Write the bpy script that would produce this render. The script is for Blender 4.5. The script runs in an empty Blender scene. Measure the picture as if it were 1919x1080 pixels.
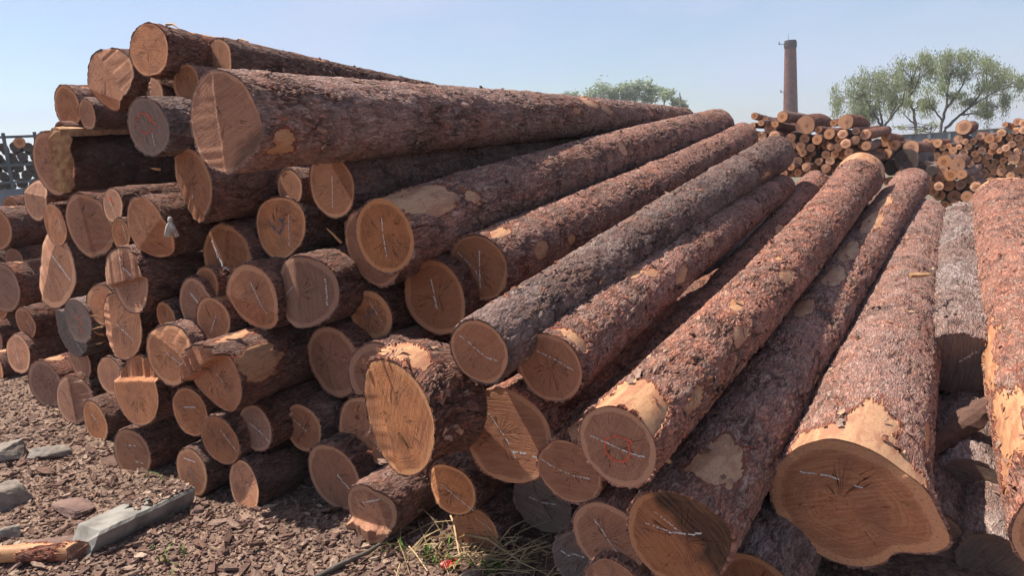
import bpy, math, random
import numpy as np
from mathutils import Matrix, Vector

# ------------------------------------------------------------------ camera, sky, sun, exposure
SC = bpy.context.scene
COL = SC.collection
W0, H0, F0 = 1919.0, 1080.0, 1386.0            # photograph size and focal length in its pixels
CAMZ = 1.72
ROLL = math.radians(3.9)
PITCH = math.atan((540 - 298) * math.cos(ROLL) / F0)
FW = np.array([0, math.cos(PITCH), -math.sin(PITCH)])
UP = np.array([0, math.sin(PITCH), math.cos(PITCH)])
XR = np.array([1.0, 0, 0])
CR = math.cos(ROLL) * XR - math.sin(ROLL) * UP
CU = math.sin(ROLL) * XR + math.cos(ROLL) * UP
EYE = np.array([0, 0, CAMZ])
cam = bpy.data.objects.new('camera', bpy.data.cameras.new('camera'))
COL.objects.link(cam)
M = Matrix.Identity(4)
for i in range(3):
    M[i][0], M[i][1], M[i][2], M[i][3] = CR[i], CU[i], -FW[i], EYE[i]
cam.matrix_world = M
cam.data.sensor_width = 36.0
cam.data.sensor_fit = 'HORIZONTAL'
cam.data.lens = F0 / W0 * 36.0
cam.data.clip_start = 0.05
cam.data.clip_end = 3000
SC.camera = cam

SUN_AZ, SUN_EL = math.radians(-66), math.radians(59)      # azimuth from +Y towards +X
world = bpy.data.worlds.new('World')
SC.world = world
world.use_nodes = True
wn, wl = world.node_tree.nodes, world.node_tree.links
wn.clear()
w_out = wn.new('ShaderNodeOutputWorld')
w_bg = wn.new('ShaderNodeBackground')
w_sky = wn.new('ShaderNodeTexSky')
w_sky.sky_type = 'NISHITA'
w_sky.sun_disc = False
w_sky.sun_elevation = SUN_EL
w_sky.sun_rotation = SUN_AZ
w_sky.air_density = 1.0
w_sky.dust_density = 1.2
w_sky.ozone_density = 2.4
w_sky.altitude = 50
w_bg.inputs[1].default_value = 0.086
# thin high cloud veil, denser in soft patches all over the sky
w_tc = wn.new('ShaderNodeTexCoord')
w_map = wn.new('ShaderNodeMapping')
w_map.inputs['Scale'].default_value = (1.0, 1.0, 3.2)
w_no = wn.new('ShaderNodeTexNoise')
w_no.inputs['Scale'].default_value = 2.1
w_no.inputs['Detail'].default_value = 6
w_no.inputs['Roughness'].default_value = 0.5
w_rm = wn.new('ShaderNodeMapRange')
w_rm.inputs[1].default_value = 0.42
w_rm.inputs[2].default_value = 0.66
w_rm.inputs[3].default_value = 0.05
w_rm.inputs[4].default_value = 0.85
w_mx = wn.new('ShaderNodeMix')
w_mx.data_type = 'RGBA'
w_mx.inputs[7].default_value = (4.1, 4.6, 6.2, 1)
wl.new(w_tc.outputs['Generated'], w_map.inputs[0])
wl.new(w_map.outputs[0], w_no.inputs['Vector'])
wl.new(w_no.outputs['Fac'], w_rm.inputs[0])
wl.new(w_rm.outputs[0], w_mx.inputs[0])
wl.new(w_sky.outputs[0], w_mx.inputs[6])
wl.new(w_mx.outputs[2], w_bg.inputs[0])
wl.new(w_bg.outputs[0], w_out.inputs[0])

SUNV = np.array([math.sin(SUN_AZ) * math.cos(SUN_EL), math.cos(SUN_AZ) * math.cos(SUN_EL), math.sin(SUN_EL)])
sun = bpy.data.objects.new('sun', bpy.data.lights.new('sun', 'SUN'))
COL.objects.link(sun)
sun.data.energy = 5.0
sun.data.angle = math.radians(0.53)
sun.data.color = (1.0, 0.93, 0.83)
sun.rotation_euler = Vector(SUNV).to_track_quat('Z', 'Y').to_euler()
sun.location = (-20, 10, 30)

SC.view_settings.view_transform = 'Standard'
SC.view_settings.look = 'None'
SC.view_settings.exposure = 0.78
SC.view_settings.gamma = 1.0
SC.cycles.max_bounces = 5
SC.cycles.diffuse_bounces = 4
SC.cycles.use_adaptive_sampling = True
SC.cycles.adaptive_threshold = 0.04
SC.cycles.use_denoising = True

# ------------------------------------------------------------------ helpers
RNG = np.random.default_rng(7)
rnd = random.Random(11)


def ray(x, y):
    u, v = (x - W0 / 2) / F0, -(y - H0 / 2) / F0
    return CR * u + CU * v + FW


def ground_pt(x, y, z=0.0):
    d = ray(x, y)
    return EYE + d * ((z - CAMZ) / d[2])


def at(x, y, t):
    return EYE + ray(x, y) * t


def dirv(az, el):
    a, e = math.radians(az), math.radians(el)
    return np.array([math.sin(a) * math.cos(e), math.cos(a) * math.cos(e), math.sin(e)])


D_FLAT = dirv(31.9, 0.9)
D_UP = dirv(31.9, 5.4)
D_H = dirv(31.9, 0)


def _hash(ix, iy, iz, seed):
    n = (ix.astype(np.int64) * 374761393 + iy.astype(np.int64) * 668265263 + iz.astype(np.int64) * 2147483647 + seed * 1274126177) & 0xFFFFFFFF
    n = ((n ^ (n >> 13)) * 1274126177) & 0xFFFFFFFF
    n = (n ^ (n >> 16)) & 0xFFFFFFFF
    return n.astype(np.float64) / 4294967295.0


def vnoise(x, y, z, seed=0):
    x, y, z = np.broadcast_arrays(np.asarray(x, float), np.asarray(y, float), np.asarray(z, float))
    x0, y0, z0 = np.floor(x), np.floor(y), np.floor(z)
    fx, fy, fz = x - x0, y - y0, z - z0
    fx, fy, fz = fx * fx * (3 - 2 * fx), fy * fy * (3 - 2 * fy), fz * fz * (3 - 2 * fz)
    r = 0
    for dx in (0, 1):
        for dy in (0, 1):
            for dz in (0, 1):
                w = (fx if dx else 1 - fx) * (fy if dy else 1 - fy) * (fz if dz else 1 - fz)
                r = r + w * _hash(x0 + dx, y0 + dy, z0 + dz, seed)
    return r * 2 - 1


def fbm(x, y, z, octv=3, seed=0):
    a, s, r = 1.0, 1.0, 0
    for i in range(octv):
        r = r + a * vnoise(np.asarray(x) * s, np.asarray(y) * s, np.asarray(z) * s, seed + i)
        a *= 0.5
        s *= 2.03
    return r


def mesh_np(name, verts, quads=None, tris=None, smooth=True):
    """mesh from numpy arrays of verts, quads and tris"""
    me = bpy.data.meshes.new(name)
    verts = np.asarray(verts, np.float32)
    nq = 0 if quads is None else len(quads)
    nt = 0 if tris is None else len(tris)
    me.vertices.add(len(verts))
    me.vertices.foreach_set('co', verts.ravel())
    loops = []
    if nq:
        loops.append(np.asarray(quads, np.int32).ravel())
    if nt:
        loops.append(np.asarray(tris, np.int32).ravel())
    li = np.concatenate(loops)
    me.loops.add(len(li))
    me.loops.foreach_set('vertex_index', li)
    me.polygons.add(nq + nt)
    ls = np.concatenate([np.arange(nq) * 4, nq * 4 + np.arange(nt) * 3]).astype(np.int32)
    me.polygons.foreach_set('loop_start', ls)
    me.polygons.foreach_set('use_smooth', np.full(nq + nt, smooth))
    me.update(calc_edges=True)
    me.validate()
    return me


def attr(me, name, data):
    data = np.asarray(data, np.float32)
    if data.ndim == 2:
        a = me.attributes.new(name, 'FLOAT_VECTOR', 'POINT')
        a.data.foreach_set('vector', data.ravel())
    else:
        a = me.attributes.new(name, 'FLOAT', 'POINT')
        a.data.foreach_set('value', data)


def link(name, data, parent=None, mat=None):
    o = bpy.data.objects.new(name, data)
    COL.objects.link(o)
    if parent is not None:
        o.parent = parent
    if mat is not None and not data.materials:
        data.materials.append(mat)
    return o


def tag(o, label, cat, group=None):
    o['label'] = label
    o['category'] = cat
    o['kind'] = 'thing'
    if group:
        o['group'] = group
    return o


def kind(o, k, label=None):
    o['kind'] = k
    if label:
        o['label'] = label
    return o


# ------------------------------------------------------------------ materials
class NT:
    """small wrapper for building node trees"""
    def __init__(self, name):
        self.m = bpy.data.materials.new(name)
        self.m.use_nodes = True
        self.t = self.m.node_tree
        self.t.nodes.clear()
        self.out = self.n('ShaderNodeOutputMaterial')
        self.b = self.n('ShaderNodeBsdfPrincipled')
        self.t.links.new(self.b.outputs[0], self.out.inputs[0])

    def n(self, typ, **kw):
        x = self.t.nodes.new(typ)
        for k, v in kw.items():
            setattr(x, k, v)
        return x

    def put(self, sock, v):
        if hasattr(v, 'is_output'):
            self.t.links.new(v, sock)
        elif v is not None:
            sock.default_value = v

    def math(self, op, a, b=None, c=None, clamp=False):
        x = self.n('ShaderNodeMath', operation=op, use_clamp=clamp)
        self.put(x.inputs[0], a)
        self.put(x.inputs[1], b)
        self.put(x.inputs[2], c)
        return x.outputs[0]

    def vmath(self, op, a, b=None):
        x = self.n('ShaderNodeVectorMath', operation=op)
        self.put(x.inputs[0], a)
        self.put(x.inputs[1], b)
        return x.outputs['Value'] if op in ('LENGTH', 'DOT_PRODUCT') else x.outputs[0]

    def attr(self, name, vec=False):
        x = self.n('ShaderNodeAttribute', attribute_name=name)
        return x.outputs['Vector'] if vec else x.outputs['Fac']

    def noise(self, vec, scale, detail=3, rough=0.55, dist=0.0, color=False):
        x = self.n('ShaderNodeTexNoise')
        self.put(x.inputs['Vector'], vec)
        x.inputs['Scale'].default_value = scale
        x.inputs['Detail'].default_value = detail
        x.inputs['Roughness'].default_value = rough
        x.inputs['Distortion'].default_value = dist
        return x.outputs['Color'] if color else x.outputs['Fac']

    def vor(self, vec, scale, feature='F1', rand=1.0):
        x = self.n('ShaderNodeTexVoronoi', feature=feature)
        self.put(x.inputs['Vector'], vec)
        x.inputs['Scale'].default_value = scale
        x.inputs['Randomness'].default_value = rand
        return x

    def ramp(self, v, a, b, lo=0.0, hi=1.0, smooth=True):
        x = self.n('ShaderNodeMapRange', interpolation_type='SMOOTHSTEP' if smooth else 'LINEAR')
        self.put(x.inputs[0], v)
        self.put(x.inputs[1], a)
        self.put(x.inputs[2], b)
        self.put(x.inputs[3], lo)
        self.put(x.inputs[4], hi)
        return x.outputs[0]

    def mix(self, f, a, b):
        x = self.n('ShaderNodeMix', data_type='RGBA')
        self.put(x.inputs[0], f)
        self.put(x.inputs[6], a if hasattr(a, 'is_output') else (*a, 1))
        self.put(x.inputs[7], b if hasattr(b, 'is_output') else (*b, 1))
        return x.outputs[2]

    def sep(self, v):
        x = self.n('ShaderNodeSeparateXYZ')
        self.put(x.inputs[0], v)
        return x.outputs

    def comb(self, a, b, c):
        x = self.n('ShaderNodeCombineXYZ')
        for i, v in enumerate((a, b, c)):
            self.put(x.inputs[i], v)
        return x.outputs[0]

    def bump(self, h, strength=0.5, dist=0.01):
        x = self.n('ShaderNodeBump')
        x.inputs['Strength'].default_value = strength
        x.inputs['Distance'].default_value = dist
        self.put(x.inputs['Height'], h)
        self.t.links.new(x.outputs[0], self.b.inputs['Normal'])

    def col(self, c, rough=0.9, spec=0.2):
        self.put(self.b.inputs['Base Color'], c if hasattr(c, 'is_output') else (*c, 1))
        self.put(self.b.inputs['Roughness'], rough)
        self.b.inputs['Specular IOR Level'].default_value = spec
        return self.m


def make_bark():
    k = NT('bark')
    co = k.attr('co', True)
    peel, grey = k.attr('peel'), k.attr('grey')
    v = k.vmath('MULTIPLY', co, (1.0, 1.0, 0.36))
    nz = k.noise(v, 19, 3, 0.6, color=True)
    ns = k.sep(nz)
    warp = k.vmath('SCALE', k.vmath('SUBTRACT', nz, (0.5, 0.5, 0.5)))
    warp.node.inputs['Scale'].default_value = 0.085
    vw = k.vmath('ADD', v, warp)
    va = k.vor(vw, 38)
    vb = k.vor(vw, 95)
    ca, cb = k.sep(va.outputs['Color']), k.sep(vb.outputs['Color'])
    fine = k.noise(v, 130, 3, 0.68)
    low = k.noise(co, 2.6, 3, 0.55)
    band = k.noise(k.vmath('MULTIPLY', co, (1.0, 1.0, 4.2)), 2.3, 3, 0.6)
    plate = k.math('ADD', k.math('MULTIPLY', ca[0], 0.5), k.math('MULTIPLY', cb[0], 0.5))
    crack = k.ramp(k.math('ADD', vb.outputs['Distance'], k.math('MULTIPLY', fine, 0.5)), 0.62, 0.95)
    pit = k.ramp(k.math('ADD', ns[1], k.math('MULTIPLY', fine, 0.45)), 0.82, 0.92)
    furrow = k.math('MULTIPLY', k.math('SUBTRACT', 1.0, k.ramp(k.math('ABSOLUTE', k.math('SUBTRACT', k.noise(v, 7.5, 4, 0.62), 0.5)), 0.004, 0.032)), k.ramp(k.noise(co, 4.0, 2), 0.42, 0.58))
    # where outer grey scales are lost and the red inner bark shows
    redm = k.ramp(k.math('ADD', k.math('ADD', k.math('MULTIPLY', ns[0], 0.9), k.math('MULTIPLY', band, 0.9)), k.math('MULTIPLY', ca[1], 0.35)), 0.95, 1.20)
    # bare wood patches
    pz = k.math('ADD', k.math('ADD', peel, k.math('MULTIPLY', k.math('SUBTRACT', k.noise(v, 10, 4, 0.6), 0.5), 1.45)),
                k.math('MULTIPLY', k.math('SUBTRACT', ca[1], 0.5), 0.10))
    bare = k.ramp(pz, 0.40, 0.425)
    rim = k.math('SUBTRACT', k.ramp(pz, 0.31, 0.38), bare, clamp=True)
    outer = k.mix(k.ramp(plate, 0.15, 0.85), (0.215, 0.110, 0.080), (0.375, 0.235, 0.178))
    outer = k.mix(k.math('MULTIPLY', k.ramp(cb[2], 0.62, 0.95), 0.35), outer, (0.47, 0.30, 0.21))
    outer = k.mix(k.math('MULTIPLY', k.ramp(low, 0.30, 0.62), k.math('SUBTRACT', 0.9, grey), clamp=True), outer, (0.270, 0.118, 0.078))
    red = k.mix(k.ramp(cb[1], 0.1, 0.9), (0.225, 0.074, 0.045), (0.400, 0.165, 0.096))
    red = k.mix(k.math('MULTIPLY', grey, 0.75), red, (0.20, 0.135, 0.115))
    c = k.mix(redm, outer, red)
    c = k.mix(k.math('MULTIPLY', crack, 0.65), c, (0.070, 0.030, 0.022))
    c = k.mix(k.math('MULTIPLY', pit, 0.85), c, (0.055, 0.024, 0.018))
    c = k.mix(k.math('MULTIPLY', furrow, 0.75), c, (0.060, 0.026, 0.019))
    wood = k.mix(k.noise(k.vmath('MULTIPLY', co, (1, 1, 0.07)), 55, 4), (0.62, 0.350, 0.175), (0.36, 0.165, 0.078))
    wood = k.mix(k.ramp(ns[2], 0.46, 0.60, 0, 0.85), wood, (0.36, 0.150, 0.075))
    wood = k.mix(k.ramp(fine, 0.50, 0.66, 0, 0.5), wood, (0.22, 0.085, 0.045))
    wood = k.mix(k.math('MULTIPLY', grey, 0.5), wood, (0.29, 0.22, 0.18))
    c = k.mix(k.math('MULTIPLY', grey, k.ramp(low, 0.35, 0.6, 0.35, 0.85)), c, k.mix(k.ramp(plate, 0.2, 0.8), (0.115, 0.092, 0.085), (0.300, 0.250, 0.230)))
    vl = k.n('ShaderNodeHueSaturation')
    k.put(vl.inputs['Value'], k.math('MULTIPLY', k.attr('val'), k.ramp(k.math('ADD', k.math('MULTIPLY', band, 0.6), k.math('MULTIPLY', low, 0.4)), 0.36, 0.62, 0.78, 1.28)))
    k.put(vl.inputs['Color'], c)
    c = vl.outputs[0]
    c = k.mix(rim, c, (0.20, 0.065, 0.040))
    c = k.mix(bare, c, wood)
    h = k.math('ADD', k.math('MULTIPLY', plate, 0.45), k.math('MULTIPLY', ns[1], 0.75))
    h = k.math('SUBTRACT', h, k.math('MULTIPLY', redm, 0.40))
    h = k.math('ADD', h, k.math('MULTIPLY', band, 0.9))
    h = k.math('SUBTRACT', h, k.math('MULTIPLY', crack, 0.35))
    h = k.math('SUBTRACT', h, k.math('MULTIPLY', pit, 0.45))
    h = k.math('ADD', h, k.math('MULTIPLY', fine, 0.40))
    h = k.math('SUBTRACT', h, k.math('MULTIPLY', furrow, 0.9))
    hb = k.math('ADD', k.math('MULTIPLY', fine, 0.05), k.math('MULTIPLY', ns[1], 0.10))
    hm = k.n('ShaderNodeMix', data_type='FLOAT')
    k.put(hm.inputs[0], bare)
    k.put(hm.inputs[2], h)
    k.put(hm.inputs[3], hb)
    dn = k.n('ShaderNodeDisplacement')
    dn.inputs['Midlevel'].default_value = 0.35
    k.put(dn.inputs['Scale'], k.attr('amp'))
    k.put(dn.inputs['Height'], hm.outputs[0])
    k.t.links.new(dn.outputs[0], k.out.inputs['Displacement'])
    k.m.displacement_method = 'BOTH'
    return k.col(c, k.ramp(bare, 0, 1, 0.92, 0.62), 0.22)


def make_wood():
    k = NT('sawn_wood')
    fc = k.attr('fc', True)          # unit-disc coordinates, seed in z
    tone, grey, sapw = k.attr('tone'), k.attr('grey'), k.attr('sap')
    s = k.sep(fc)
    p = k.vmath('ADD', fc, k.vmath('SCALE', k.vmath('SUBTRACT', k.noise(fc, 2.2, 2, color=True), (0.5, 0.5, 0.5))))
    p.node.inputs[1].links[0].from_node.inputs['Scale'].default_value = 0.16
    pp = k.vmath('MULTIPLY', p, (1, 1, 0))
    rr = k.vmath('LENGTH', pp)
    rings = k.noise(k.comb(k.math('MULTIPLY', rr, 1.0), 0.0, s[2]), 34, 2, 0.7)
    an = k.vmath('NORMALIZE', pp)
    spoke = k.noise(k.vmath('ADD', k.vmath('MULTIPLY', an, (1.0, 1.0, 1.0)), k.comb(k.math('MULTIPLY', rr, 0.22), 0.0, s[2])), 3.4, 3, 0.6)
    checks = k.math('SUBTRACT', 1.0, k.ramp(k.math('ABSOLUTE', k.math('SUBTRACT', spoke, 0.5)), 0.0, k.ramp(rr, 0.0, 0.9, 0.020, 0.006)))
    cm = k.math('MULTIPLY', k.ramp(k.noise(fc, 2.4, 2), 0.44, 0.56), k.ramp(rr, 0.55, 0.92, 1.0, 0.0))
    checks = k.math('MULTIPLY', checks, cm)
    # saw marks: straight fine ridges across the face, their direction set by the seed
    ang = k.math('MULTIPLY', s[2], 1.7)
    along = k.math('ADD', k.math('MULTIPLY', s[0], k.math('COSINE', ang)), k.math('MULTIPLY', s[1], k.math('SINE', ang)))
    acr = k.math('SUBTRACT', k.math('MULTIPLY', s[1], k.math('COSINE', ang)), k.math('MULTIPLY', s[0], k.math('SINE', ang)))
    saw = k.noise(k.comb(k.math('MULTIPLY', along, 9.0), k.math('MULTIPLY', acr, 0.55), s[2]), 3.0, 4, 0.7)
    blot = k.noise(fc, 1.7, 4, 0.6)
    speck = k.noise(fc, 26, 4, 0.7)
    heart = k.mix(tone, (0.470, 0.195, 0.090), (0.205, 0.090, 0.052))
    heart = k.mix(k.ramp(rings, 0.40, 0.60, 0.0, 0.62), heart, k.mix(tone, (0.32, 0.118, 0.050), (0.155, 0.066, 0.038)))
    heart = k.mix(k.ramp(blot, 0.42, 0.66, 0.0, 0.75), heart, (0.22, 0.092, 0.052))
    sap = k.mix(tone, (0.560, 0.275, 0.135), (0.330, 0.165, 0.095))
    edge = k.ramp(k.math('ADD', rr, k.math('MULTIPLY', k.math('SUBTRACT', k.noise(fc, 3.0, 3), 0.5), 0.12)), k.math('SUBTRACT', sapw, 0.02), k.math('ADD', sapw, 0.03))
    c = k.mix(edge, heart, sap)
    c = k.mix(k.ramp(saw, 0.40, 0.64, 0.0, 0.42), c, k.mix(tone, (0.54, 0.275, 0.150), (0.300, 0.155, 0.095)))
    c = k.mix(k.ramp(speck, 0.48, 0.68, 0.0, 0.42), c, (0.14, 0.075, 0.045))
    c = k.mix(k.math('MULTIPLY', grey, k.ramp(blot, 0.25, 0.6, 0.65, 1.0)), c, k.mix(k.ramp(saw, 0.35, 0.65), (0.115, 0.098, 0.086), (0.20, 0.172, 0.150)))
    st = k.math('MULTIPLY', k.attr('stain'), k.ramp(k.math('ADD', saw, k.math('MULTIPLY', blot, 0.6)), 0.55, 1.05, 1.0, 0.60))
    c = k.mix(st, c, (0.032, 0.026, 0.023))
    c = k.mix(k.math('MULTIPLY', checks, 0.92), c, (0.022, 0.013, 0.010))
    h = k.math('ADD', k.math('MULTIPLY', saw, 0.6), k.math('MULTIPLY', rings, 0.25))
    h = k.math('ADD', h, k.math('MULTIPLY', speck, 0.25))
    h = k.math('SUBTRACT', h, k.math('MULTIPLY', checks, 1.0))
    vl = k.n('ShaderNodeHueSaturation')
    k.put(vl.inputs['Value'], k.attr('val'))
    k.put(vl.inputs['Saturation'], k.attr('sat'))
    k.put(vl.inputs['Color'], c)
    c = vl.outputs[0]
    k.bump(h, 0.8, 0.010)
    return k.col(c, 0.88, 0.15)


def simple(name, c1, c2, scale=8, rough=0.9, bump=0.3, bd=0.01, detail=4, spec=0.2):
    k = NT(name)
    tc = k.n('ShaderNodeTexCoord').outputs['Object']
    n = k.noise(tc, scale, detail, 0.6)
    c = k.mix(k.ramp(n, 0.3, 0.7), c1, c2)
    if bump:
        k.bump(k.noise(tc, scale * 2.5, 4, 0.65), bump, bd)
    return k.col(c, rough, spec)


def make_flake(name, cols):
    """loose pieces: each picks its colour by the per-piece attribute"""
    k = NT(name)
    a = k.attr('pick')
    x = k.n('ShaderNodeValToRGB')
    x.color_ramp.interpolation = 'LINEAR'
    while len(x.color_ramp.elements) < len(cols):
        x.color_ramp.elements.new(0.5)
    for i, c in enumerate(cols):
        x.color_ramp.elements[i].position = i / (len(cols) - 1)
        x.color_ramp.elements[i].color = (*c, 1)
    k.put(x.inputs[0], a)
    tc = k.n('ShaderNodeTexCoord').outputs['Object']
    n = k.noise(tc, 60, 3, 0.6)
    c = k.mix(k.ramp(n, 0.35, 0.7, 0.0, 0.5), x.outputs[0], (0.06, 0.03, 0.022))
    k.bump(k.noise(tc, 140, 3), 0.4, 0.004)
    return k.col(c, 0.92, 0.15)


def make_ground():
    k = NT('bark_mulch_soil')
    tc = k.n('ShaderNodeTexCoord').outputs['Object']
    v = k.vor(tc, 34)
    v2 = k.vor(tc, 75)
    cc, c2 = k.sep(v.outputs['Color']), k.sep(v2.outputs['Color'])
    n = k.noise(tc, 3.0, 5, 0.6)
    c = k.mix(cc[0], (0.115, 0.070, 0.054), (0.290, 0.190, 0.140))
    c = k.mix(k.ramp(c2[1], 0.72, 0.95, 0, 0.8), c, (0.34, 0.235, 0.17))
    c = k.mix(k.ramp(n, 0.45, 0.75, 0, 0.7), c, (0.135, 0.098, 0.076))
    far = k.ramp(k.vmath('LENGTH', tc), 10, 25)
    c = k.mix(far, c, k.mix(n, (0.22, 0.175, 0.135), (0.13, 0.12, 0.075)))
    h = k.math('ADD', k.math('MULTIPLY', cc[1], 0.6), k.math('MULTIPLY', c2[0], 0.4))
    k.bump(k.math('ADD', h, k.noise(tc, 90, 3)), 0.7, 0.02)
    return k.col(c, 0.95, 0.1)


MAT = {
    'bark': make_bark(), 'wood': make_wood(), 'ground': make_ground(),
    'flake': make_flake('loose_bark', [(0.15, 0.05, 0.032), (0.30, 0.12, 0.07), (0.20, 0.11, 0.085), (0.34, 0.23, 0.18), (0.50, 0.29, 0.17)]),
    'chip': make_flake('bark_chips', [(0.085, 0.046, 0.036), (0.19, 0.110, 0.082), (0.17, 0.108, 0.084), (0.29, 0.195, 0.148), (0.50, 0.37, 0.27)]),
    'chalk': simple('white_chalk', (0.70, 0.69, 0.67), (0.46, 0.43, 0.40), 60, 0.95, 0),
    'redmark': simple('orange_red_crayon', (0.72, 0.14, 0.08), (0.60, 0.11, 0.06), 50, 0.8, 0),
    'bluemark': simple('blue_grey_crayon', (0.10, 0.12, 0.17), (0.17, 0.17, 0.20), 50, 0.8, 0),
    'splinter': simple('torn_wood', (0.55, 0.34, 0.18), (0.33, 0.17, 0.085), 25, 0.85, 0.4, 0.004),
    'concrete': simple('concrete', (0.30, 0.28, 0.245), (0.16, 0.145, 0.125), 9, 0.92, 0.6, 0.006, 6),
    'stone': simple('grey_stone', (0.30, 0.255, 0.215), (0.17, 0.135, 0.11), 13, 0.92, 0.7, 0.012, 6),
    'redstone': simple('reddish_stone', (0.24, 0.15, 0.12), (0.15, 0.095, 0.08), 13, 0.92, 0.7, 0.012, 6),
    'straw': simple('dry_straw', (0.50, 0.37, 0.20), (0.34, 0.235, 0.12), 30, 0.8, 0),
    'weed': simple('green_weed', (0.12, 0.20, 0.035), (0.075, 0.13, 0.028), 30, 0.7, 0),
    'rag': simple('white_rag', (0.48, 0.44, 0.38), (0.30, 0.26, 0.22), 40, 0.95, 0.6, 0.006),
    'redplastic': simple('red_plastic', (0.58, 0.06, 0.05), (0.48, 0.05, 0.04), 20, 0.35, 0.2, 0.002, spec=0.5),
    'brick': simple('chimney_brick', (0.190, 0.085, 0.064), (0.120, 0.060, 0.050), 2.2, 0.95, 0.3, 0.05, 6),
    'soot': simple('sooty_brick', (0.045, 0.034, 0.032), (0.075, 0.05, 0.045), 2, 0.95, 0.3, 0.03),
    'steel': simple('grey_steel', (0.13, 0.14, 0.155), (0.09, 0.10, 0.11), 5, 0.6, 0.1, 0.003, spec=0.4),
    'wall': simple('grey_wall_panel', (0.20, 0.215, 0.235), (0.15, 0.16, 0.175), 1.2, 0.9, 0.2, 0.01),
    'coping': simple('dark_coping', (0.065, 0.066, 0.07), (0.09, 0.09, 0.095), 2, 0.8, 0),
    'treebark': simple('tree_bark', (0.085, 0.070, 0.058), (0.14, 0.115, 0.095), 9, 0.95, 0.5, 0.03),
}


def make_leaf(name, c1, c2):
    k = NT(name)
    a = k.attr('pick')
    c = k.mix(a, c1, c2)
    k.col(c, 0.6, 0.25)
    tr = k.n('ShaderNodeBsdfTranslucent')
    k.put(tr.inputs[0], c)
    mx = k.n('ShaderNodeMixShader')
    mx.inputs[0].default_value = 0.4
    k.t.links.new(k.b.outputs[0], mx.inputs[1])
    k.t.links.new(tr.outputs[0], mx.inputs[2])
    k.t.links.new(mx.outputs[0], k.out.inputs[0])
    return k.m


MAT['leaf'] = make_leaf('willow_leaf', (0.26, 0.30, 0.15), (0.44, 0.46, 0.28))
MAT['farleaf'] = make_leaf('poplar_leaf', (0.27, 0.32, 0.19), (0.42, 0.46, 0.31))

# ------------------------------------------------------------------ ground
def ground_z(x, y):
    x, y = np.asarray(x, float), np.asarray(y, float)
    near = np.clip(1.0 - np.hypot(x, y - 4) / 25.0, 0, 1)
    return near * (0.035 * fbm(x * 0.9, y * 0.9, 0.3, 3, 5) + 0.012 * fbm(x * 7, y * 7, 0.7, 2, 9)) - 0.01


def axis_grid(lo, hi, step, far, grow=1.22):
    core = list(np.arange(lo, hi, step))
    s, x, right = step, hi, []
    while x < far:
        right.append(x)
        s *= grow
        x += s
    right.append(far)
    s, x, left = step, lo, []
    while x > -far:
        s *= grow
        x -= s
        left.append(max(x, -far))
    return np.array(left[::-1] + core + right)


gx, gy = axis_grid(-5.5, 3.0, 0.035, 1500), axis_grid(1.2, 7.0, 0.035, 1500)
GX, GY = np.meshgrid(gx, gy)
gv = np.stack([GX.ravel(), GY.ravel(), ground_z(GX, GY).ravel()], 1)
ni, nj = GX.shape
ii, jj = np.meshgrid(np.arange(ni - 1), np.arange(nj - 1), indexing='ij')
q0 = (ii * nj + jj).ravel()
ground = link('ground', mesh_np('ground', gv, np.stack([q0, q0 + 1, q0 + nj + 1, q0 + nj], 1)), None, MAT['ground'])
kind(ground, 'structure', 'brown ground littered with bark mulch')

# ------------------------------------------------------------------ logs
SAME_GROUP = 'small logs in the far stacks'


class Face:
    """height of a sawn end over the local x,y plane: optional slant and felling notches"""
    def __init__(self, r, slant=(0, 0), notch=(), seed=0):
        self.r, self.slant, self.notch, self.seed = r, slant, notch, seed

    def h(self, x, y):
        r = self.r
        z = self.slant[0] * x + self.slant[1] * y
        for (al, c, kk, st) in self.notch:
            a = math.radians(al)
            wob = 0.05 * vnoise(x / r * 5, y / r * 5, self.seed, 3)
            s = (x * math.cos(a) + y * math.sin(a)) / r - c + wob * 0.4
            on = 1 / (1 + np.exp(-np.clip(s / 0.012, -40, 40)))
            tear = 1 + 0.5 * vnoise((-x * math.sin(a) + y * math.cos(a)) / r * 9, 0, self.seed, 8)
            z = z + on * (st * r * tear + kk * r * np.maximum(s, 0))
        return z - 0


def outline(th, seed, rough=0.025, lobes=()):
    r = np.random.default_rng(seed)
    f = np.ones_like(th)
    for n in range(2, 7):
        f = f + rough * r.normal() / (n ** 0.8) * np.cos(n * th + r.uniform(0, 6.28))
    for (a, wd, am) in lobes:
        dd = (th - math.radians(a) + math.pi) % (2 * math.pi) - math.pi
        f = f + am * np.exp(-(dd / math.radians(wd)) ** 2)
    return f


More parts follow.
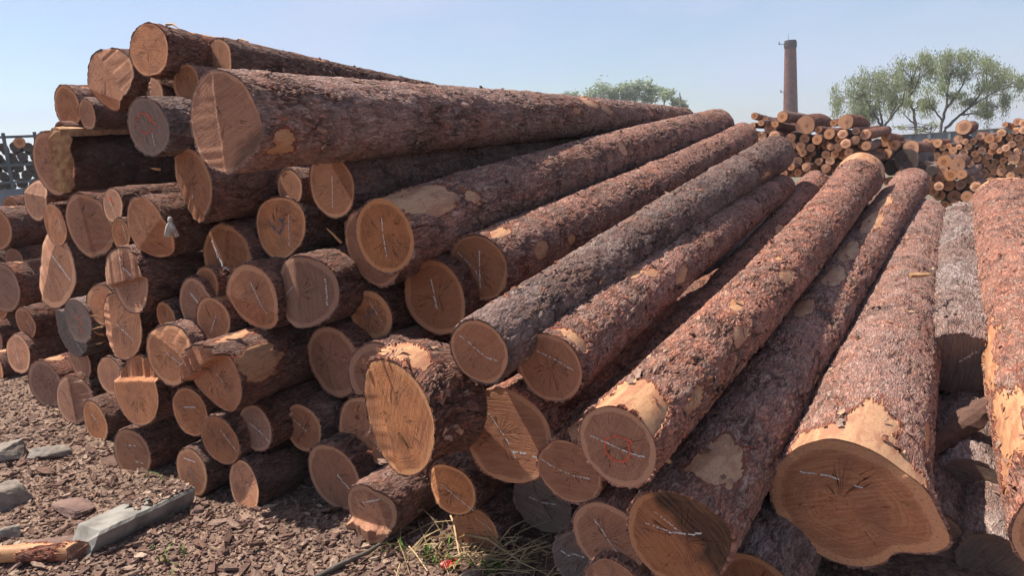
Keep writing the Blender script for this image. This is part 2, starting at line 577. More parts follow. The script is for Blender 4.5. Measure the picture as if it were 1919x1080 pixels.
def log_shapes(L, r1, r2, seed, nth, zs, face, rough=0.025, lobes=(), patches=(), peel0=-0.18, grey=0.0,
               amp=0.0115, bend=0.035, flare=0.0, nr=10, tone=0.5, wgrey=0.0, sap=0.86, far_r=0.0, decay=0.55, stain=None, val=1.0, wval=1.15):
    """bark tube, near cut face and far cut face in the log's own frame (+Z runs along the log)"""
    th = np.arange(nth) / nth * 2 * math.pi
    out = outline(th, seed, rough, lobes)
    soft = outline(th, seed + 91, rough * 0.6)
    zs = np.asarray(zs, float) * L
    Z, T = np.meshgrid(zs, th, indexing='ij')
    mixn = np.exp(-Z / decay)
    shape = mixn * out[None] + (1 - mixn) * soft[None]
    rad = r1 + (r2 - r1) * (Z / L)
    rad = rad * (1 + flare * np.exp(-Z / 0.35)) + far_r * np.exp(-(L - Z) / 0.5)
    lump = 0.026 * fbm(np.cos(T) * 1.6 + seed, np.sin(T) * 1.6, Z * 2.4, 2, seed)
    R = rad * (shape + lump)
    rk = np.random.default_rng(seed + 41)
    for _ in range(int(L * 1.6)):
        kz, kt, kh = rk.uniform(0.3, L), rk.uniform(0, 6.28), rk.uniform(0.03, 0.085)
        kd = (T - kt + math.pi) % (2 * math.pi) - math.pi
        R = R + rad * kh * np.exp(-((Z - kz) / rk.uniform(0.04, 0.10)) ** 2 - (kd / rk.uniform(0.18, 0.4)) ** 2)
    rs = np.random.default_rng(seed + 5)
    ph = rs.uniform(0, 6.28)
    bx = bend * np.sin(Z / L * math.pi) * math.cos(ph)
    by = bend * np.sin(Z / L * math.pi) * math.sin(ph)
    rim0 = rad[0] * out
    hr = face.h(rim0 * np.cos(th), rim0 * np.sin(th))
    Zd = Z + hr[None] * np.clip(1 - Z / 0.7, 0, 1)
    X, Y = R * np.cos(T) + bx, R * np.sin(T) + by
    V = np.stack([X, Y, Zd], -1).reshape(-1, 3)
    # lips that close the bark over the sawn faces
    def lip(xx, yy, zz, k):
        return np.stack([xx * k, yy * k, zz], -1)
    lip0 = lip(X[0], Y[0], Zd[0] + 0.004, 0.955)
    lip1 = lip(X[-1], Y[-1], Zd[-1] - 0.004, 0.955)
    nz = len(zs)
    V = np.concatenate([V, lip0, lip1])
    i, j = np.meshgrid(np.arange(nz - 1), np.arange(nth), indexing='ij')
    j2 = (j + 1) % nth
    Q = np.stack([i * nth + j, i * nth + j2, (i + 1) * nth + j2, (i + 1) * nth + j], -1).reshape(-1, 4)
    jn = np.arange(nth)
    jm = (jn + 1) % nth
    b0, b1 = nz * nth, nz * nth + nth
    Q = np.concatenate([Q, np.stack([b0 + jn, b0 + jm, jm, jn], 1),
                        np.stack([(nz - 1) * nth + jn, (nz - 1) * nth + jm, b1 + jm, b1 + jn], 1)])
    me = mesh_np('bark', V, Q)
    so = np.array([seed * 3.7 % 50, seed * 1.3 % 50, seed * 2.1 % 50])
    co = np.stack([rad * np.cos(T), rad * np.sin(T), Z], -1).reshape(-1, 3)
    co = np.concatenate([co, co[:nth], co[(nz - 1) * nth:]]) + so
    attr(me, 'co', co)
    pl = np.full(Z.shape, peel0)
    for (pz, pa, dz, da, st) in patches:
        dd = (T - math.radians(pa) + math.pi) % (2 * math.pi) - math.pi
        pl = np.maximum(pl, st * np.exp(-((Z - pz) / dz) ** 2 - (dd / math.radians(da)) ** 2) + peel0 * 0.5)
    pl = np.concatenate([pl.ravel(), pl[0], pl[-1]])
    attr(me, 'peel', pl)
    attr(me, 'grey', np.full(len(V), grey))
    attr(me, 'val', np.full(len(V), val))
    am = np.full(Z.shape, amp)
    am[0] *= 0.35
    am[-1] *= 0.35
    attr(me, 'amp', np.concatenate([am.ravel(), np.zeros(2 * nth)]))
    me.materials.append(MAT['bark'])

    def disc(xx, yy, zfun, flip, rings):
        rho = np.linspace(0, 1, rings + 1)[1:]
        PX = rho[:, None] * xx[None] * 0.985
        PY = rho[:, None] * yy[None] * 0.985
        PZ = zfun(PX, PY)
        c0 = zfun(np.array([0.0]), np.array([0.0]))
        vv = np.concatenate([[[0, 0, float(c0[0])]], np.stack([PX, PY, PZ], -1).reshape(-1, 3)])
        n = len(xx)
        a = np.arange(n)
        b = (a + 1) % n
        tr = np.stack([np.zeros(n, int), 1 + b, 1 + a], 1)
        ri, ai = np.meshgrid(np.arange(rings - 1), a, indexing='ij')
        bi = (ai + 1) % n
        qd = np.stack([1 + ri * n + ai, 1 + ri * n + bi, 1 + (ri + 1) * n + bi, 1 + (ri + 1) * n + ai], -1).reshape(-1, 4)
        if flip:
            tr, qd = tr[:, ::-1], qd[:, ::-1]
        m = mesh_np('cut_end', vv, qd, tr, smooth=False)
        rs2 = np.random.default_rng(seed + (17 if flip else 3))
        px, py = rs2.normal(0, 0.07, 2)
        rr = np.concatenate([[0], np.repeat(rho, n)])
        tt = np.concatenate([[0], np.tile(np.arctan2(yy, xx), rings)])
        fcv = np.stack([rr * np.cos(tt) + px * (1 - rr), rr * np.sin(tt) + py * (1 - rr), np.full(len(vv), (seed * 1.37) % 37)], 1)
        attr(m, 'fc', fcv)
        attr(m, 'tone', np.full(len(vv), tone))
        attr(m, 'grey', np.full(len(vv), wgrey))
        attr(m, 'sap', np.full(len(vv), sap))
        attr(m, 'val', np.full(len(vv), wval))
        attr(m, 'sat', np.full(len(vv), 0.88 + 0.17 * ((seed * 0.37) % 1.0)))
        if stain and not flip:
            sa = math.radians(180 - stain[0])
            sv = (fcv[:, 0] * math.cos(sa) + fcv[:, 1] * math.sin(sa)) - stain[1] + 0.15 * fbm(fcv[:, 0] * 3, fcv[:, 1] * 3, seed, 2, 5)
            attr(m, 'stain', np.clip(sv / 0.25, 0, 1) * stain[2])
        m.materials.append(MAT['wood'])
        return m
    near = disc(rim0 * np.cos(th), rim0 * np.sin(th), lambda x, y: face.h(x, y), False, nr)
    far = disc(X[-1][::2], Y[-1][::2], lambda x, y: np.full(np.shape(x), L), True, 3)
    return me, near, far, (th, rim0, R, Z, Zd, X, Y)


def frame(P1, P2):
    d = (P2 - P1) / np.linalg.norm(P2 - P1)
    x = np.cross(d, [0, 0, 1.0])
    x /= np.linalg.norm(x)
    y = np.cross(x, d)
    # local +X is to the viewer's right, +Y up, +Z along the log; handedness kept by mirroring X in the data
    m = Matrix.Identity(4)
    for i in range(3):
        m[i][0], m[i][1], m[i][2], m[i][3] = -x[i], y[i], d[i], P1[i]
    return m


def strokes(pts, width, gap=0.12, seed=0, broken=0.0):
    """a hand-drawn line over the face as small uneven dabs; pts in unit-disc coords, u to the viewer's right"""
    r = np.random.default_rng(seed)
    segs = []
    for (a, b) in zip(pts[:-1], pts[1:]):
        a, b = np.array(a, float), np.array(b, float)
        n = max(2, int(np.linalg.norm(b - a) / 0.035))
        for q in range(n):
            if r.random() < gap + (broken if (q // 4) % 2 else 0):
                continue
            p0, p1 = a + (b - a) * q / n, a + (b - a) * (q + 1.25) / n
            segs.append((p0 + r.normal(0, width * 0.25, 2), p1 + r.normal(0, width * 0.25, 2), width * r.uniform(0.45, 1.3)))
    return segs


def mark_mesh(segs, face, r):
    V, Q = [], []
    for p0, p1, w in segs:
        d = p1 - p0
        d = d / (np.linalg.norm(d) + 1e-9)
        n = np.array([-d[1], d[0]]) * w / 2
        b = len(V)
        for p in (p0 - n, p0 + n, p1 + n * 0.8, p1 - n * 0.8):
            x, y = -p[0] * r, p[1] * r
            V.append((x, y, float(face.h(np.array([x]), np.array([y]))[0]) - 0.0035))
        Q.append((b, b + 1, b + 2, b + 3))
    return mesh_np('mark', np.array(V), np.array(Q), smooth=False)


def flakes_mesh(data, L, n, seed, size=(0.010, 0.032), zrange=(0.02, 1.0), lift=0.25):
    """loose bark scales standing off the log: bent plates"""
    th, rim0, R, Z, Zd, X, Y = data
    r = np.random.default_rng(seed + 77)
    nz, nt = Z.shape
    zi = (r.uniform(0, 1, n) ** 1.25 * (zrange[1] - zrange[0]) + zrange[0]) * L
    zcol = Z[:, 0]
    ki = np.clip(np.searchsorted(zcol, zi), 0, nz - 1)
    ti = r.integers(0, nt, n)
    V, Q, pick = [], [], []
    cx, cy = X.mean(1), Y.mean(1)
    for a in range(n):
        k0, t0 = ki[a], ti[a]
        c = np.array([X[k0, t0], Y[k0, t0], zi[a]])
        no = np.array([X[k0, t0] - cx[k0], Y[k0, t0] - cy[k0], 0])
        no /= np.linalg.norm(no)
        ax = np.array([0, 0, 1.0])
        tg = np.cross(ax, no)
        w, l = r.uniform(*size) * 0.8, r.uniform(*size) * 1.3
        if r.random() < 0.06:
            w, l = w * 0.6, l * 2.3
        sp = r.normal(0, 0.6)
        e1 = tg * math.cos(sp) + ax * math.sin(sp)
        e2 = -tg * math.sin(sp) + ax * math.cos(sp)
        lf = abs(r.normal(0, lift)) * 0.024 + 0.004
        s = r.choice([-1, 1])
        b = len(V)
        base = c + no * 0.006
        for v in (-0.5, 0.15, 0.5):
            up = lf * (0.0 if v < 0 else (0.45 if v < 0.3 else 1.0))
            for u in (-0.5, 0.0, 0.5):
                jit = r.normal(0, 0.10, 2)
                curve = -abs(u) * w * 0.25
                V.append(base + e1 * (u + jit[0] * 0.9) * w + e2 * s * (v + jit[1] * 0.9) * l + no * (up + curve))
        for vv in (0, 1):
            for uu in (0, 1):
                Q.append((b + vv * 3 + uu, b + vv * 3 + uu + 1, b + vv * 3 + uu + 4, b + vv * 3 + uu + 3))
        pick += [r.random()] * 9
    me = mesh_np('bark_flakes', np.array(V), np.array(Q), smooth=False)
    attr(me, 'pick', pick)
    me.materials.append(MAT['flake'])
    return me


NLOG = [0]
FLK = 0.28


def build_log(label, P1, P2, r1, r2, group=None, hero=0, slant=(0, 0), notch=(), marks=(), tone=0.5, wgrey=0.0,
              flakes=0, seed=None, sap=0.86, **kw):
    NLOG[0] += 1
    seed = NLOG[0] * 13 + 1 if seed is None else seed
    P1, P2 = np.asarray(P1, float), np.asarray(P2, float)
    L = float(np.linalg.norm(P2 - P1))
    notch = tuple((180 - a, c, k, s) for (a, c, k, s) in notch)      # data frame has X mirrored
    face = Face(r1, (-slant[0], slant[1]), notch, seed)
    if hero == 2:
        nth, nz, pw = 124, 285, 1.55
    elif hero == 1:
        nth, nz, pw = 84, 92, 1.9
    else:
        nth, nz, pw = 64, 52, 2.0
    zs = np.linspace(0, 1, nz) ** pw
    kw.setdefault('wval', 0.98 + 0.40 * ((seed * 0.754) % 1.0))
    kw.setdefault('val', 0.86 + 0.3 * ((seed * 0.618) % 1.0))
    nr = 22 if notch else (10 if hero else 6)
    if 'lobes' in kw:
        kw['lobes'] = tuple((180 - a, w, m) for a, w, m in kw['lobes'])
    if 'patches' in kw:
        kw['patches'] = tuple((z, 180 - a, dz, da, st) for z, a, dz, da, st in kw['patches'])
    me, near, far, data = log_shapes(L, r1, r2, seed, nth, zs, face, tone=tone, wgrey=wgrey, nr=nr, sap=sap, **kw)
    root = bpy.data.objects.new('log', None)
    COL.objects.link(root)
    root.empty_display_size = 0.1
    root.matrix_world = frame(P1, P2)
    tag(root, label, 'log', group)
    link('bark', me, root)
    ce = link('cut_end', near, root)
    link('cut_end', far, root)
    for (mk, pts, wd, br) in marks:
        segs = strokes(pts, wd * (0.72 if mk == 'chalk' else 1.15), 0.12, seed + 2, br)
        if segs:
            nm = {'chalk': 'chalk_mark', 'redmark': 'crayon_mark', 'bluemark': 'crayon_mark'}[mk]
            kind(link(nm, mark_mesh(segs, face, r1 * 0.96), ce, MAT[mk]), 'stuff')
    if flakes:
        kind(link('bark_flakes', flakes_mesh(data, L, max(20, int(flakes * FLK)), seed), root), 'stuff')
    return root


def circle(cx, cy, r, a0=0, a1=360, n=16):
    return [(cx + r * math.cos(math.radians(a0 + (a1 - a0) * i / n)), cy + r * math.sin(math.radians(a0 + (a1 - a0) * i / n))) for i in range(n + 1)]


def line(*p, kind_='chalk', w=0.05, br=0.0):
    return (kind_, list(p), w, br)


def solve_t(n, f, L, vp):
    a, b = ray(*n), ray(*f)
    d = ray(*vp)
    d = d / np.linalg.norm(d)
    t, *_ = np.linalg.lstsq(np.stack([b, -a], 1), L * d, rcond=None)
    return t[1], t[0]


def pixr(b, t):
    return b * t / F0


# ---- the long logs lying on the sloping flank: near end pixel, far end pixel, half heights, reach
def long_log(label, n, f, b1, b2, L=6.0, t=None, vp=(1825, 75), **kw):
    t1, t2 = t if t else solve_t(n, f, L, vp)
    return build_log(label, at(*n, t1), at(*f, t2), pixr(b1, t1), pixr(b2, t2), hero=2, **kw)


long_log('thickest log, grey-brown scaly bark, a vertical hinge ridge splitting its reddish end', (417, 230), (1285, 221), 93, 17, 6.0, vp=(1820, 225),
         stain=(-50, 0.55, 0.7), slant=(0.16, 0), notch=[(180, 0.12, 0.14, 0.02)], tone=0.55, flakes=900, sap=0.95, lobes=[(-60, 22, -0.06), (20, 25, -0.07)], grey=0.45,
         patches=[(3.3, 60, 0.18, 40, 0.9), (3.55, 20, 0.12, 28, 0.8), (2.95, 15, 0.12, 25, 0.75), (4.6, 10, 0.1, 25, 0.7), (0.12, -30, 0.1, 25, 0.8)], peel0=-0.30)
long_log('log with a broad pale peeled patch behind its round end with one vertical chalk line', (720, 443), (1345, 237), 71, 31, 5.6,
         tone=0.25, flakes=900, sap=0.88, marks=[line((0.03, 0.55), (-0.02, 0.1), (0.0, -0.6), w=0.05)], grey=0.25,
         patches=[(0.22, 48, 0.24, 40, 1.2), (0.10, 95, 0.30, 30, 0.9), (0.55, 30, 0.12, 25, 0.8), (2.6, 25, 0.1, 22, 0.9)], peel0=-0.30)
long_log('log whose brown end bears a chalk V, beside the pale-patched log', (896, 503), (1393, 258), 64, 27, 5.4,
         tone=0.55, flakes=900, sap=0.92, marks=[line((0.15, 0.55), (0.05, -0.1), (0.0, -0.6), w=0.06), line((-0.65, 0.5), (-0.1, -0.05), (0.0, -0.35), w=0.05, br=0.5)],
         patches=[(0.12, 80, 0.12, 35, 0.9), (0.35, 5, 0.10, 22, 0.8), (0.7, 0, 0.08, 20, 0.8)], grey=0.2, peel0=-0.27)
long_log('greyest long log, dark scaly bark, dotted chalk line slanting across its end', (898, 660), (1452, 290), 63, 32, t=(2.66, 7.2),
         tone=0.65, flakes=700, sap=0.9, marks=[line((-0.6, 0.5), (0.25, -0.15), (0.7, -0.25), w=0.055, br=0.45)], grey=0.55, val=0.72, peel0=-0.40,
         patches=[(4.3, -15, 0.5, 22, 0.72)], far_r=0.015)
long_log('log with sun-cracked round end and a slanting chalk line, small pale peeled spots', (1030, 690), (1465, 352), 67, 24, t=(2.78, 6.9),
         tone=0.6, flakes=800, sap=0.9, marks=[line((-0.65, 0.6), (-0.2, 0.45), (0.3, 0.25), (0.75, 0.0), w=0.05, br=0.4)], grey=0.2,
         patches=[(0.06, 60, 0.05, 60, 0.8), (0.9, 85, 0.1, 20, 0.9), (1.0, 60, 0.08, 16, 0.8), (1.3, 10, 0.12, 20, 0.9), (1.9, 30, 0.1, 18, 0.8)], peel0=-0.28)
long_log('half-buried long log with dotted chalk line, its upper bark shredded red', (1066, 885), (1528, 348), 65, 28, 6.0,
         tone=0.5, flakes=900, sap=0.95, marks=[line((-0.9, 0.3), (-0.4, 0.05), (0.2, -0.1), (0.7, -0.1), w=0.06, br=0.4)], grey=0.15,
         patches=[(0.1, 70, 0.1, 60, 0.9), (3.6, 50, 0.4, 40, 0.62)], peel0=-0.27)
long_log('log marked with an orange crayon circle and a chalk line over its star-cracked end', (1157, 838), (1612, 328), 80, 36, 6.0,
         tone=0.45, flakes=1300, sap=0.86, grey=0.1, peel0=-0.27, far_r=0.03,
         marks=[line((-0.72, 0.22), (-0.2, 0.05), (0.3, -0.1), (0.72, -0.15), w=0.05, br=0.2), ('redmark', circle(0.0, -0.05, 0.34, 120, 400), 0.045, 0.3), ('redmark', [(-0.1, 0.3), (0.3, 0.25), (0.6, 0.05)], 0.04, 0.4)],
         patches=[(0.12, 75, 0.16, 60, 1.0), (0.35, 12, 0.14, 20, 0.95), (0.2, -15, 0.10, 14, 0.8), (1.2, 70, 0.1, 16, 0.95), (1.0, 25, 0.12, 18, 0.9), (1.9, 35, 0.15, 20, 0.9), (2.1, 75, 0.1, 14, 0.8), (5.9, 90, 0.22, 120, 1.3)])
long_log('log with black-stained sooty end, mossy bark near the cut and yellow bare streak further up', (1268, 1012), (1708, 345), 100, 31, t=(2.48, 7.95),
         tone=0.35, flakes=900, sap=0.9, marks=[line((-0.6, 0.25), (-0.1, 0.15), (0.35, 0.2), (0.5, 0.27), w=0.05, br=0.3), line((-0.4, 0.55), (0.1, 0.2), w=0.04, br=0.3)], grey=0.2,
         stain=(35, 0.05, 1.0), lobes=[(30, 22, 0.10), (-20, 25, -0.06)], flare=0.0, decay=0.25, slant=(0.05, 0.0), peel0=-0.25,
         patches=[(0.3, 70, 0.25, 40, 0.75), (2.0, 95, 0.2, 22, 1.0), (2.7, 80, 0.3, 20, 0.9), (3.3, 85, 0.3, 22, 1.1), (4.2, 80, 0.5, 26, 1.1), (5.0, 90, 0.4, 22, 0.8)])
long_log('biggest butt log with root-flared lobed end and pale shaved collar', (1580, 944), (1733, 408), 132, 36, t=(2.78, 7.3), decay=0.20,
         stain=(125, 0.1, 0.35), tone=0.22, flakes=1500, sap=0.86, grey=0.35, peel0=-0.34, slant=(0.03, -0.04), rough=0.02,
         lobes=[(-17, 17, 0.36), (14, 20, 0.14), (-45, 9, -0.06), (-80, 25, 0.04), (60, 30, -0.06)], flare=0.0,
         notch=[(125, 0.02, 0.03, 0.012)],
         marks=[line((-0.6, 0.42), (-0.15, 0.42), (0.25, 0.3), w=0.035, br=0.2)],
         patches=[(0.02, 80, 0.16, 75, 1.1), (0.25, 72, 0.22, 28, 1.1), (0.5, 20, 0.2, 12, 0.9)])
long_log('weathered grey log with blackened end wedged between two reddish logs', (1798, 684), (1807, 420), 64, 42, t=(4.0, 7.2),
         tone=0.9, wgrey=0.85, flakes=600, grey=0.85, peel0=-0.5, sap=0.97, slant=(0, -0.22),
         marks=[line((0.0, 0.1), (0.3, 0.4), (0.5, 0.55), w=0.07, br=0.5)], amp=0.022)
long_log('orange-red log with freshly shaved bark, lying next to the weathered grey log', (2036, 1018), (1884, 385), 118, 56, t=(2.45, 7.2),
         tone=0.1, flakes=900, grey=0.12, peel0=-0.10, patches=[(0.6, 150, 0.5, 35, 0.75), (5.9, 100, 0.2, 150, 1.1), (1.5, 160, 0.5, 25, 0.7)])
long_log('lower log showing a fresh round end with a long chalk slash, under the crayon-circled log', (1140, 1010), (1648, 380), 75, 27, t=(2.72, 8.1),
         tone=0.4, flakes=300, sap=0.86, grey=0.4, peel0=-0.35, marks=[line((-0.35, 0.5), (0.0, 0.0), (0.35, -0.55), (0.55, -0.8), w=0.05)])
long_log('dark shaded log lying in the trough beside the black-stained end', (1405, 1120), (1672, 450), 90, 30, t=(2.75, 8.0),
         tone=0.7, flakes=200, grey=0.6, peel0=-0.45)

# ---- logs of the tall stack and the ends showing under the flank: pixel of the end centre, half height, setback of the end along the log
def w_base(x):
    return float(np.interp(x, [-60, 0, 85, 190, 270, 700, 1100], [3.25, 3.10, 2.90, 2.60, 2.38, 2.36, 2.45]))


def stack_log(label, x, y, b, dw=0.0, w=None, el=0.9, L=6.0, taper=0.86, az=31.9, group=None, **kw):
    wv = w if w is not None else w_base(x) + dw
    d0 = ray(x, y)
    t = (wv - EYE @ D_H) / (d0 @ D_H)
    P1 = EYE + d0 * t
    r = pixr(b, t)
    if 'rx' in kw:
        r = kw.pop('rx')
    d = dirv((az if az != 31.9 else float(np.interp(x, [0, 480], [26.0, 31.9]))) + rnd.uniform(-0.8, 0.8), el + rnd.uniform(-0.3, 0.3))
    kw.setdefault('slant', (rnd.uniform(-0.10, 0.10), rnd.uniform(-0.10, 0.10)))
    kw.setdefault('tone', rnd.uniform(0.25, 0.75))
    kw.setdefault('peel0', rnd.uniform(-0.34, -0.18))
    kw.setdefault('grey', rnd.uniform(0.0, 0.35))
    kw.setdefault('hero', 1 if b > 50 else 0)
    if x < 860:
        kw.setdefault('val', rnd.uniform(0.58, 0.85))  # tall-stack bark: dark red-brown, with shade from logs above put into its colour
    kw.setdefault('flakes', int(2.4 * b))
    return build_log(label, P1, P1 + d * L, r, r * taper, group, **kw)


V = (lambda *p: line(*p))
S = stack_log
S('topmost log of the tall stack, pale streaky round end against the sky', 279, 93, 49, 0.15, el=-4.2, L=3.4, tone=0.15, sap=0.93, patches=[(0.3, 85, 0.2, 30, 1.0), (0.7, 20, 0.2, 22, 0.8)], flakes=200)
S('long log behind the thickest one, brown end with pale right rim, on the stack crest', 410, 113, 40, 0.45, el=-4.0, L=3.4, tone=0.55, sap=0.85, hero=2, flakes=700, grey=0.4, patches=[(0.7, 70, 0.1, 25, 0.8)])
S('pointed pale end with a cut corner, leaning out at the shoulder of the tall stack', 200, 147, 57, 0.0, el=-4, L=3.4, tone=0.12, notch=[(40, 0.25, 0.35, 0.03), (250, 0.55, 0.8, 0.0)], sap=0.97)
S('small end with a bright sunlit stripe, tucked under the topmost log', 284, 182, 37, 0.25, el=-3, L=3.5, tone=0.6, notch=[(170, 0.1, 0.3, 0.12)])
S('plain shaded end squeezed between the topmost log and the thickest log', 349, 156, 36, 0.25, el=-3.5, L=3.5, tone=0.55)
S('round pinkish end jutting at the outer shoulder beside the pointed pale end', 126, 200, 39, 0.1, el=-1, L=4.5, tone=0.45, patches=[(0.2, 60, 0.15, 30, 0.7)])
S('dark half-disc end resting on the split slab', 163, 214, 28, 0.12, tone=0.75)
S('grey weathered end with an orange crayon ring and a chalk tick', 278, 238, 53, -0.05, tone=0.6, wgrey=0.75, grey=0.9, sap=0.9, flakes=150,
  marks=[('redmark', circle(-0.15, 0.15, 0.36, 0, 330), 0.05, 0.15), ('redmark', [(0.1, 0.5), (0.35, 0.1), (0.7, -0.1)], 0.05, 0.3), V((0.15, -0.2), (0.15, -0.7))])
S('dark barked log split open with a standing slab at its end', 96, 307, 59, -0.08, tone=0.35, notch=[(10, 0.30, 0.10, 0.12)], grey=0.4, peel0=-0.45, flakes=60)
S('slant-cut end hanging just below the split log', 66, 376, 38, 0.0, tone=0.5, notch=[(80, 0.3, 0.5, 0.03)])
S('large end with a diagonal hinge, lower half lit, under the thickest log', 354, 350, 69, 0.08, tone=0.5, notch=[(215, 0.02, 0.42, 0.04)], marks=[line((-0.1, -0.35), (0.15, -0.2), w=0.05, br=0.3)], sap=0.92,
  patches=[(0.5, 0, 0.12, 20, 0.8), (0.9, -40, 0.3, 25, 0.8)])
S('round dark-brown end with one chalk stroke, its log running under the thickest log', 621, 348, 60, 0.42, tone=0.75, sap=0.9, hero=2, flakes=700, grey=0.3, marks=[V((0.12, 0.3), (-0.08, -0.7))],
  patches=[(0.2, 60, 0.14, 22, 0.8), (0.5, 55, 0.12, 18, 0.8), (0.75, 60, 0.08, 18, 0.8)])
S('recessed shaded end hiding behind the diagonal-hinged end', 543, 352, 34, 0.42, tone=0.6)
S('tall end with a vertical hinge, directly under the split log', 160, 424, 61, 0.0, tone=0.55, notch=[(0, 0.0, 0.25, 0.06)])
S('small half-moon end with chalk line and red crayon dab', 211, 385, 32, 0.02, tone=0.3, marks=[V((-0.2, 0.3), (0.3, -0.8)), ('redmark', [(-0.3, 0.5), (0.1, 0.2)], 0.08, 0.2)])
S('small end with a red crayon loop, just below the half-moon end', 226, 438, 29, 0.03, tone=0.4, marks=[('redmark', circle(0.0, 0.1, 0.35, 60, 300), 0.06, 0.1), V((0.4, 0.6), (0.6, -0.5))])
S('oval end with a fold across its lower part, beside the knotted rag', 274, 427, 60, 0.02, tone=0.5, notch=[(300, 0.25, 0.5, 0.03)], sap=0.93)
S('bright sunlit half-round end in the outer column of the stack', 103, 421, 39, -0.02, tone=0.0, sap=0.95, marks=[V((0.55, 0.4), (0.5, -0.4))])
S('long slanting end with a torn shoulder, overhanging the stack foot at its outer side', 96, 503, 75, -0.05, tone=0.5, notch=[(150, 0.15, 0.35, 0.05)], marks=[V((0.1, 0.35), (0.8, -0.3))], grey=0.3, peel0=-0.45)
S('end with a torn splintery step and chalk line, dark body behind', 243, 524, 62, -0.05, tone=0.35, notch=[(100, -0.05, 0.05, -0.16)], marks=[V((-0.3, 0.75), (0.3, 0.15))], peel0=-0.5, grey=0.2)
S('end with a long white double chalk stroke and deep crease', 417, 480, 58, 0.22, tone=0.6, notch=[(350, 0.1, 0.3, 0.07)], marks=[line((-0.5, 0.5), (-0.2, 0.0), (0.1, -0.5), w=0.09), V((-0.35, 0.25), (-0.25, -0.1))])
S('sunlit tan end with blue-grey crayon scribble and dotted chalk line', 522, 427, 58, 0.36, tone=0.0, sap=0.93, notch=[(15, 0.55, 0.5, 0.02)],
  marks=[('bluemark', [(-0.45, 0.25), (-0.2, 0.0), (0.05, -0.2), (0.25, 0.2), (0.1, 0.3), (0.3, 0.1), (0.2, -0.1)], 0.06, 0.05), line((0.5, 0.4), (0.45, -0.6), w=0.05, br=0.3)])
S('leaf-shaped end with a chalk stripe and a sunlit lower wedge', 472, 560, 65, 0.13, tone=0.5, notch=[(255, 0.2, 0.35, 0.03)], marks=[V((0.05, 0.5), (0.5, -0.5))])
S('heavily gouged dark end with a sharp vertical ridge and chalk streaks', 560, 550, 68, 0.19, tone=0.85, notch=[(0, 0.0, 0.45, 0.02), (180, 0.1, 0.3, 0.0)], marks=[line((0.7, 0.4), (0.7, -0.4), w=0.05, br=0.3), line((-0.8, -0.2), (-0.2, 0.2), w=0.03, br=0.5)], wgrey=0.2)
S('round brown end with a short slanting chalk dash', 365, 571, 50, 0.10, tone=0.5, marks=[line((-0.2, 0.45), (0.55, -0.1), w=0.09)], notch=[(320, 0.3, 0.3, 0.03)])
S('small end peeping out behind the chalk-dash end', 386, 535, 34, 0.14, tone=0.5)
S('half-moon end with sunlit torn bark on top and a chalk stroke', 399, 600, 43, 0.10, tone=0.5, marks=[line((0.3, 0.3), (-0.2, -0.6), w=0.06)], patches=[(0.1, 80, 0.2, 40, 0.8)], flakes=220)
S('end with a thin red crayon squiggle, behind the splintered end', 191, 572, 40, 0.05, tone=0.35, marks=[('redmark', circle(0.2, 0.2, 0.3, 0, 250), 0.04, 0.4)])
S('tall end bristling with long splinters on its outer edge', 222, 612, 63, -0.05, tone=0.3, notch=[(180, 0.35, 0.4, 0.05)], sap=0.95, marks=[line((-0.1, 0.1), (0.6, -0.4), w=0.04, br=0.3)])
S('narrow blue-grey end with red crayon strokes', 146, 602, 42, -0.12, tone=0.6, wgrey=0.8, grey=0.6, marks=[('redmark', [(-0.2, 0.3), (0.3, 0.0), (0.0, -0.3), (0.4, -0.6)], 0.06, 0.1)])
S('ragged charcoal-grey end behind the blue-grey one, thin chalk line', 134, 626, 47, 0.02, tone=0.9, wgrey=0.95, grey=0.9, lobes=[(130, 15, 0.15), (90, 15, -0.12), (-60, 15, -0.1)], marks=[V((0.1, -0.1), (0.5, -0.8))])
S('small shaded end in a deep gap below the torn-step end', 312, 597, 31, 0.08, tone=0.6)
S('plump sunlit end with a short dotted chalk line, standing proud of its row', 314, 667, 58, -0.06, tone=0.15, marks=[line((0.0, 0.1), (0.75, -0.35), w=0.05, br=0.3)], notch=[(60, 0.35, 0.35, 0.02)])
S('broad notched end with an overhanging lobe and bare honey-coloured flank', 405, 709, 70, -0.10, tone=0.3, notch=[(118, 0.35, 0.1, -0.30), (250, 0.55, 0.3, 0.02)], sap=0.97, marks=[line((0.0, 0.2), (0.3, -0.1), w=0.03, br=0.5)],
  patches=[(0.15, 15, 0.20, 40, 0.9), (0.2, 80, 0.2, 22, 0.8)], flakes=260)
S('shaded oval end above the biggest slanted end, pale rim', 622, 680, 69, 0.34, tone=0.7, sap=0.86, notch=[(200, 0.3, 0.2, 0.04)], marks=[V((0.75, -0.1), (0.85, -0.6))])
S('partly hidden rounded end touching the biggest slanted end', 705, 706, 64, 0.30, tone=0.65, sap=0.8)
S('biggest slanted oval end with a sooty seam and wavy rings, jutting from the stack', 738, 784, 112, -0.40, az=37, el=-1, taper=1.0, tone=0.1, sap=0.93, stain=(190, 0.35, 0.4), wval=0.92, notch=[(195, 0.30, 0.25, 0.03)], slant=(-0.10, 0.02), rough=0.02, grey=0.15, peel0=-0.28, flakes=500, hero=2, L=0.28,
  patches=[(0.08, 85, 0.12, 45, 0.9), (0.6, -10, 0.15, 15, 0.6)])
S('small round brown end with a broken chalk dash, in the lower row', 568, 803, 46, 0.2, tone=0.6, marks=[line((-0.5, 0.35), (0.2, -0.1), w=0.07, br=0.4)])
S('cleft heart-shaped end beneath the biggest slanted end', 682, 810, 66, 0.25, tone=0.5, lobes=[(-80, 20, -0.15), (-130, 25, 0.05), (-40, 20, 0.06)], sap=0.9)
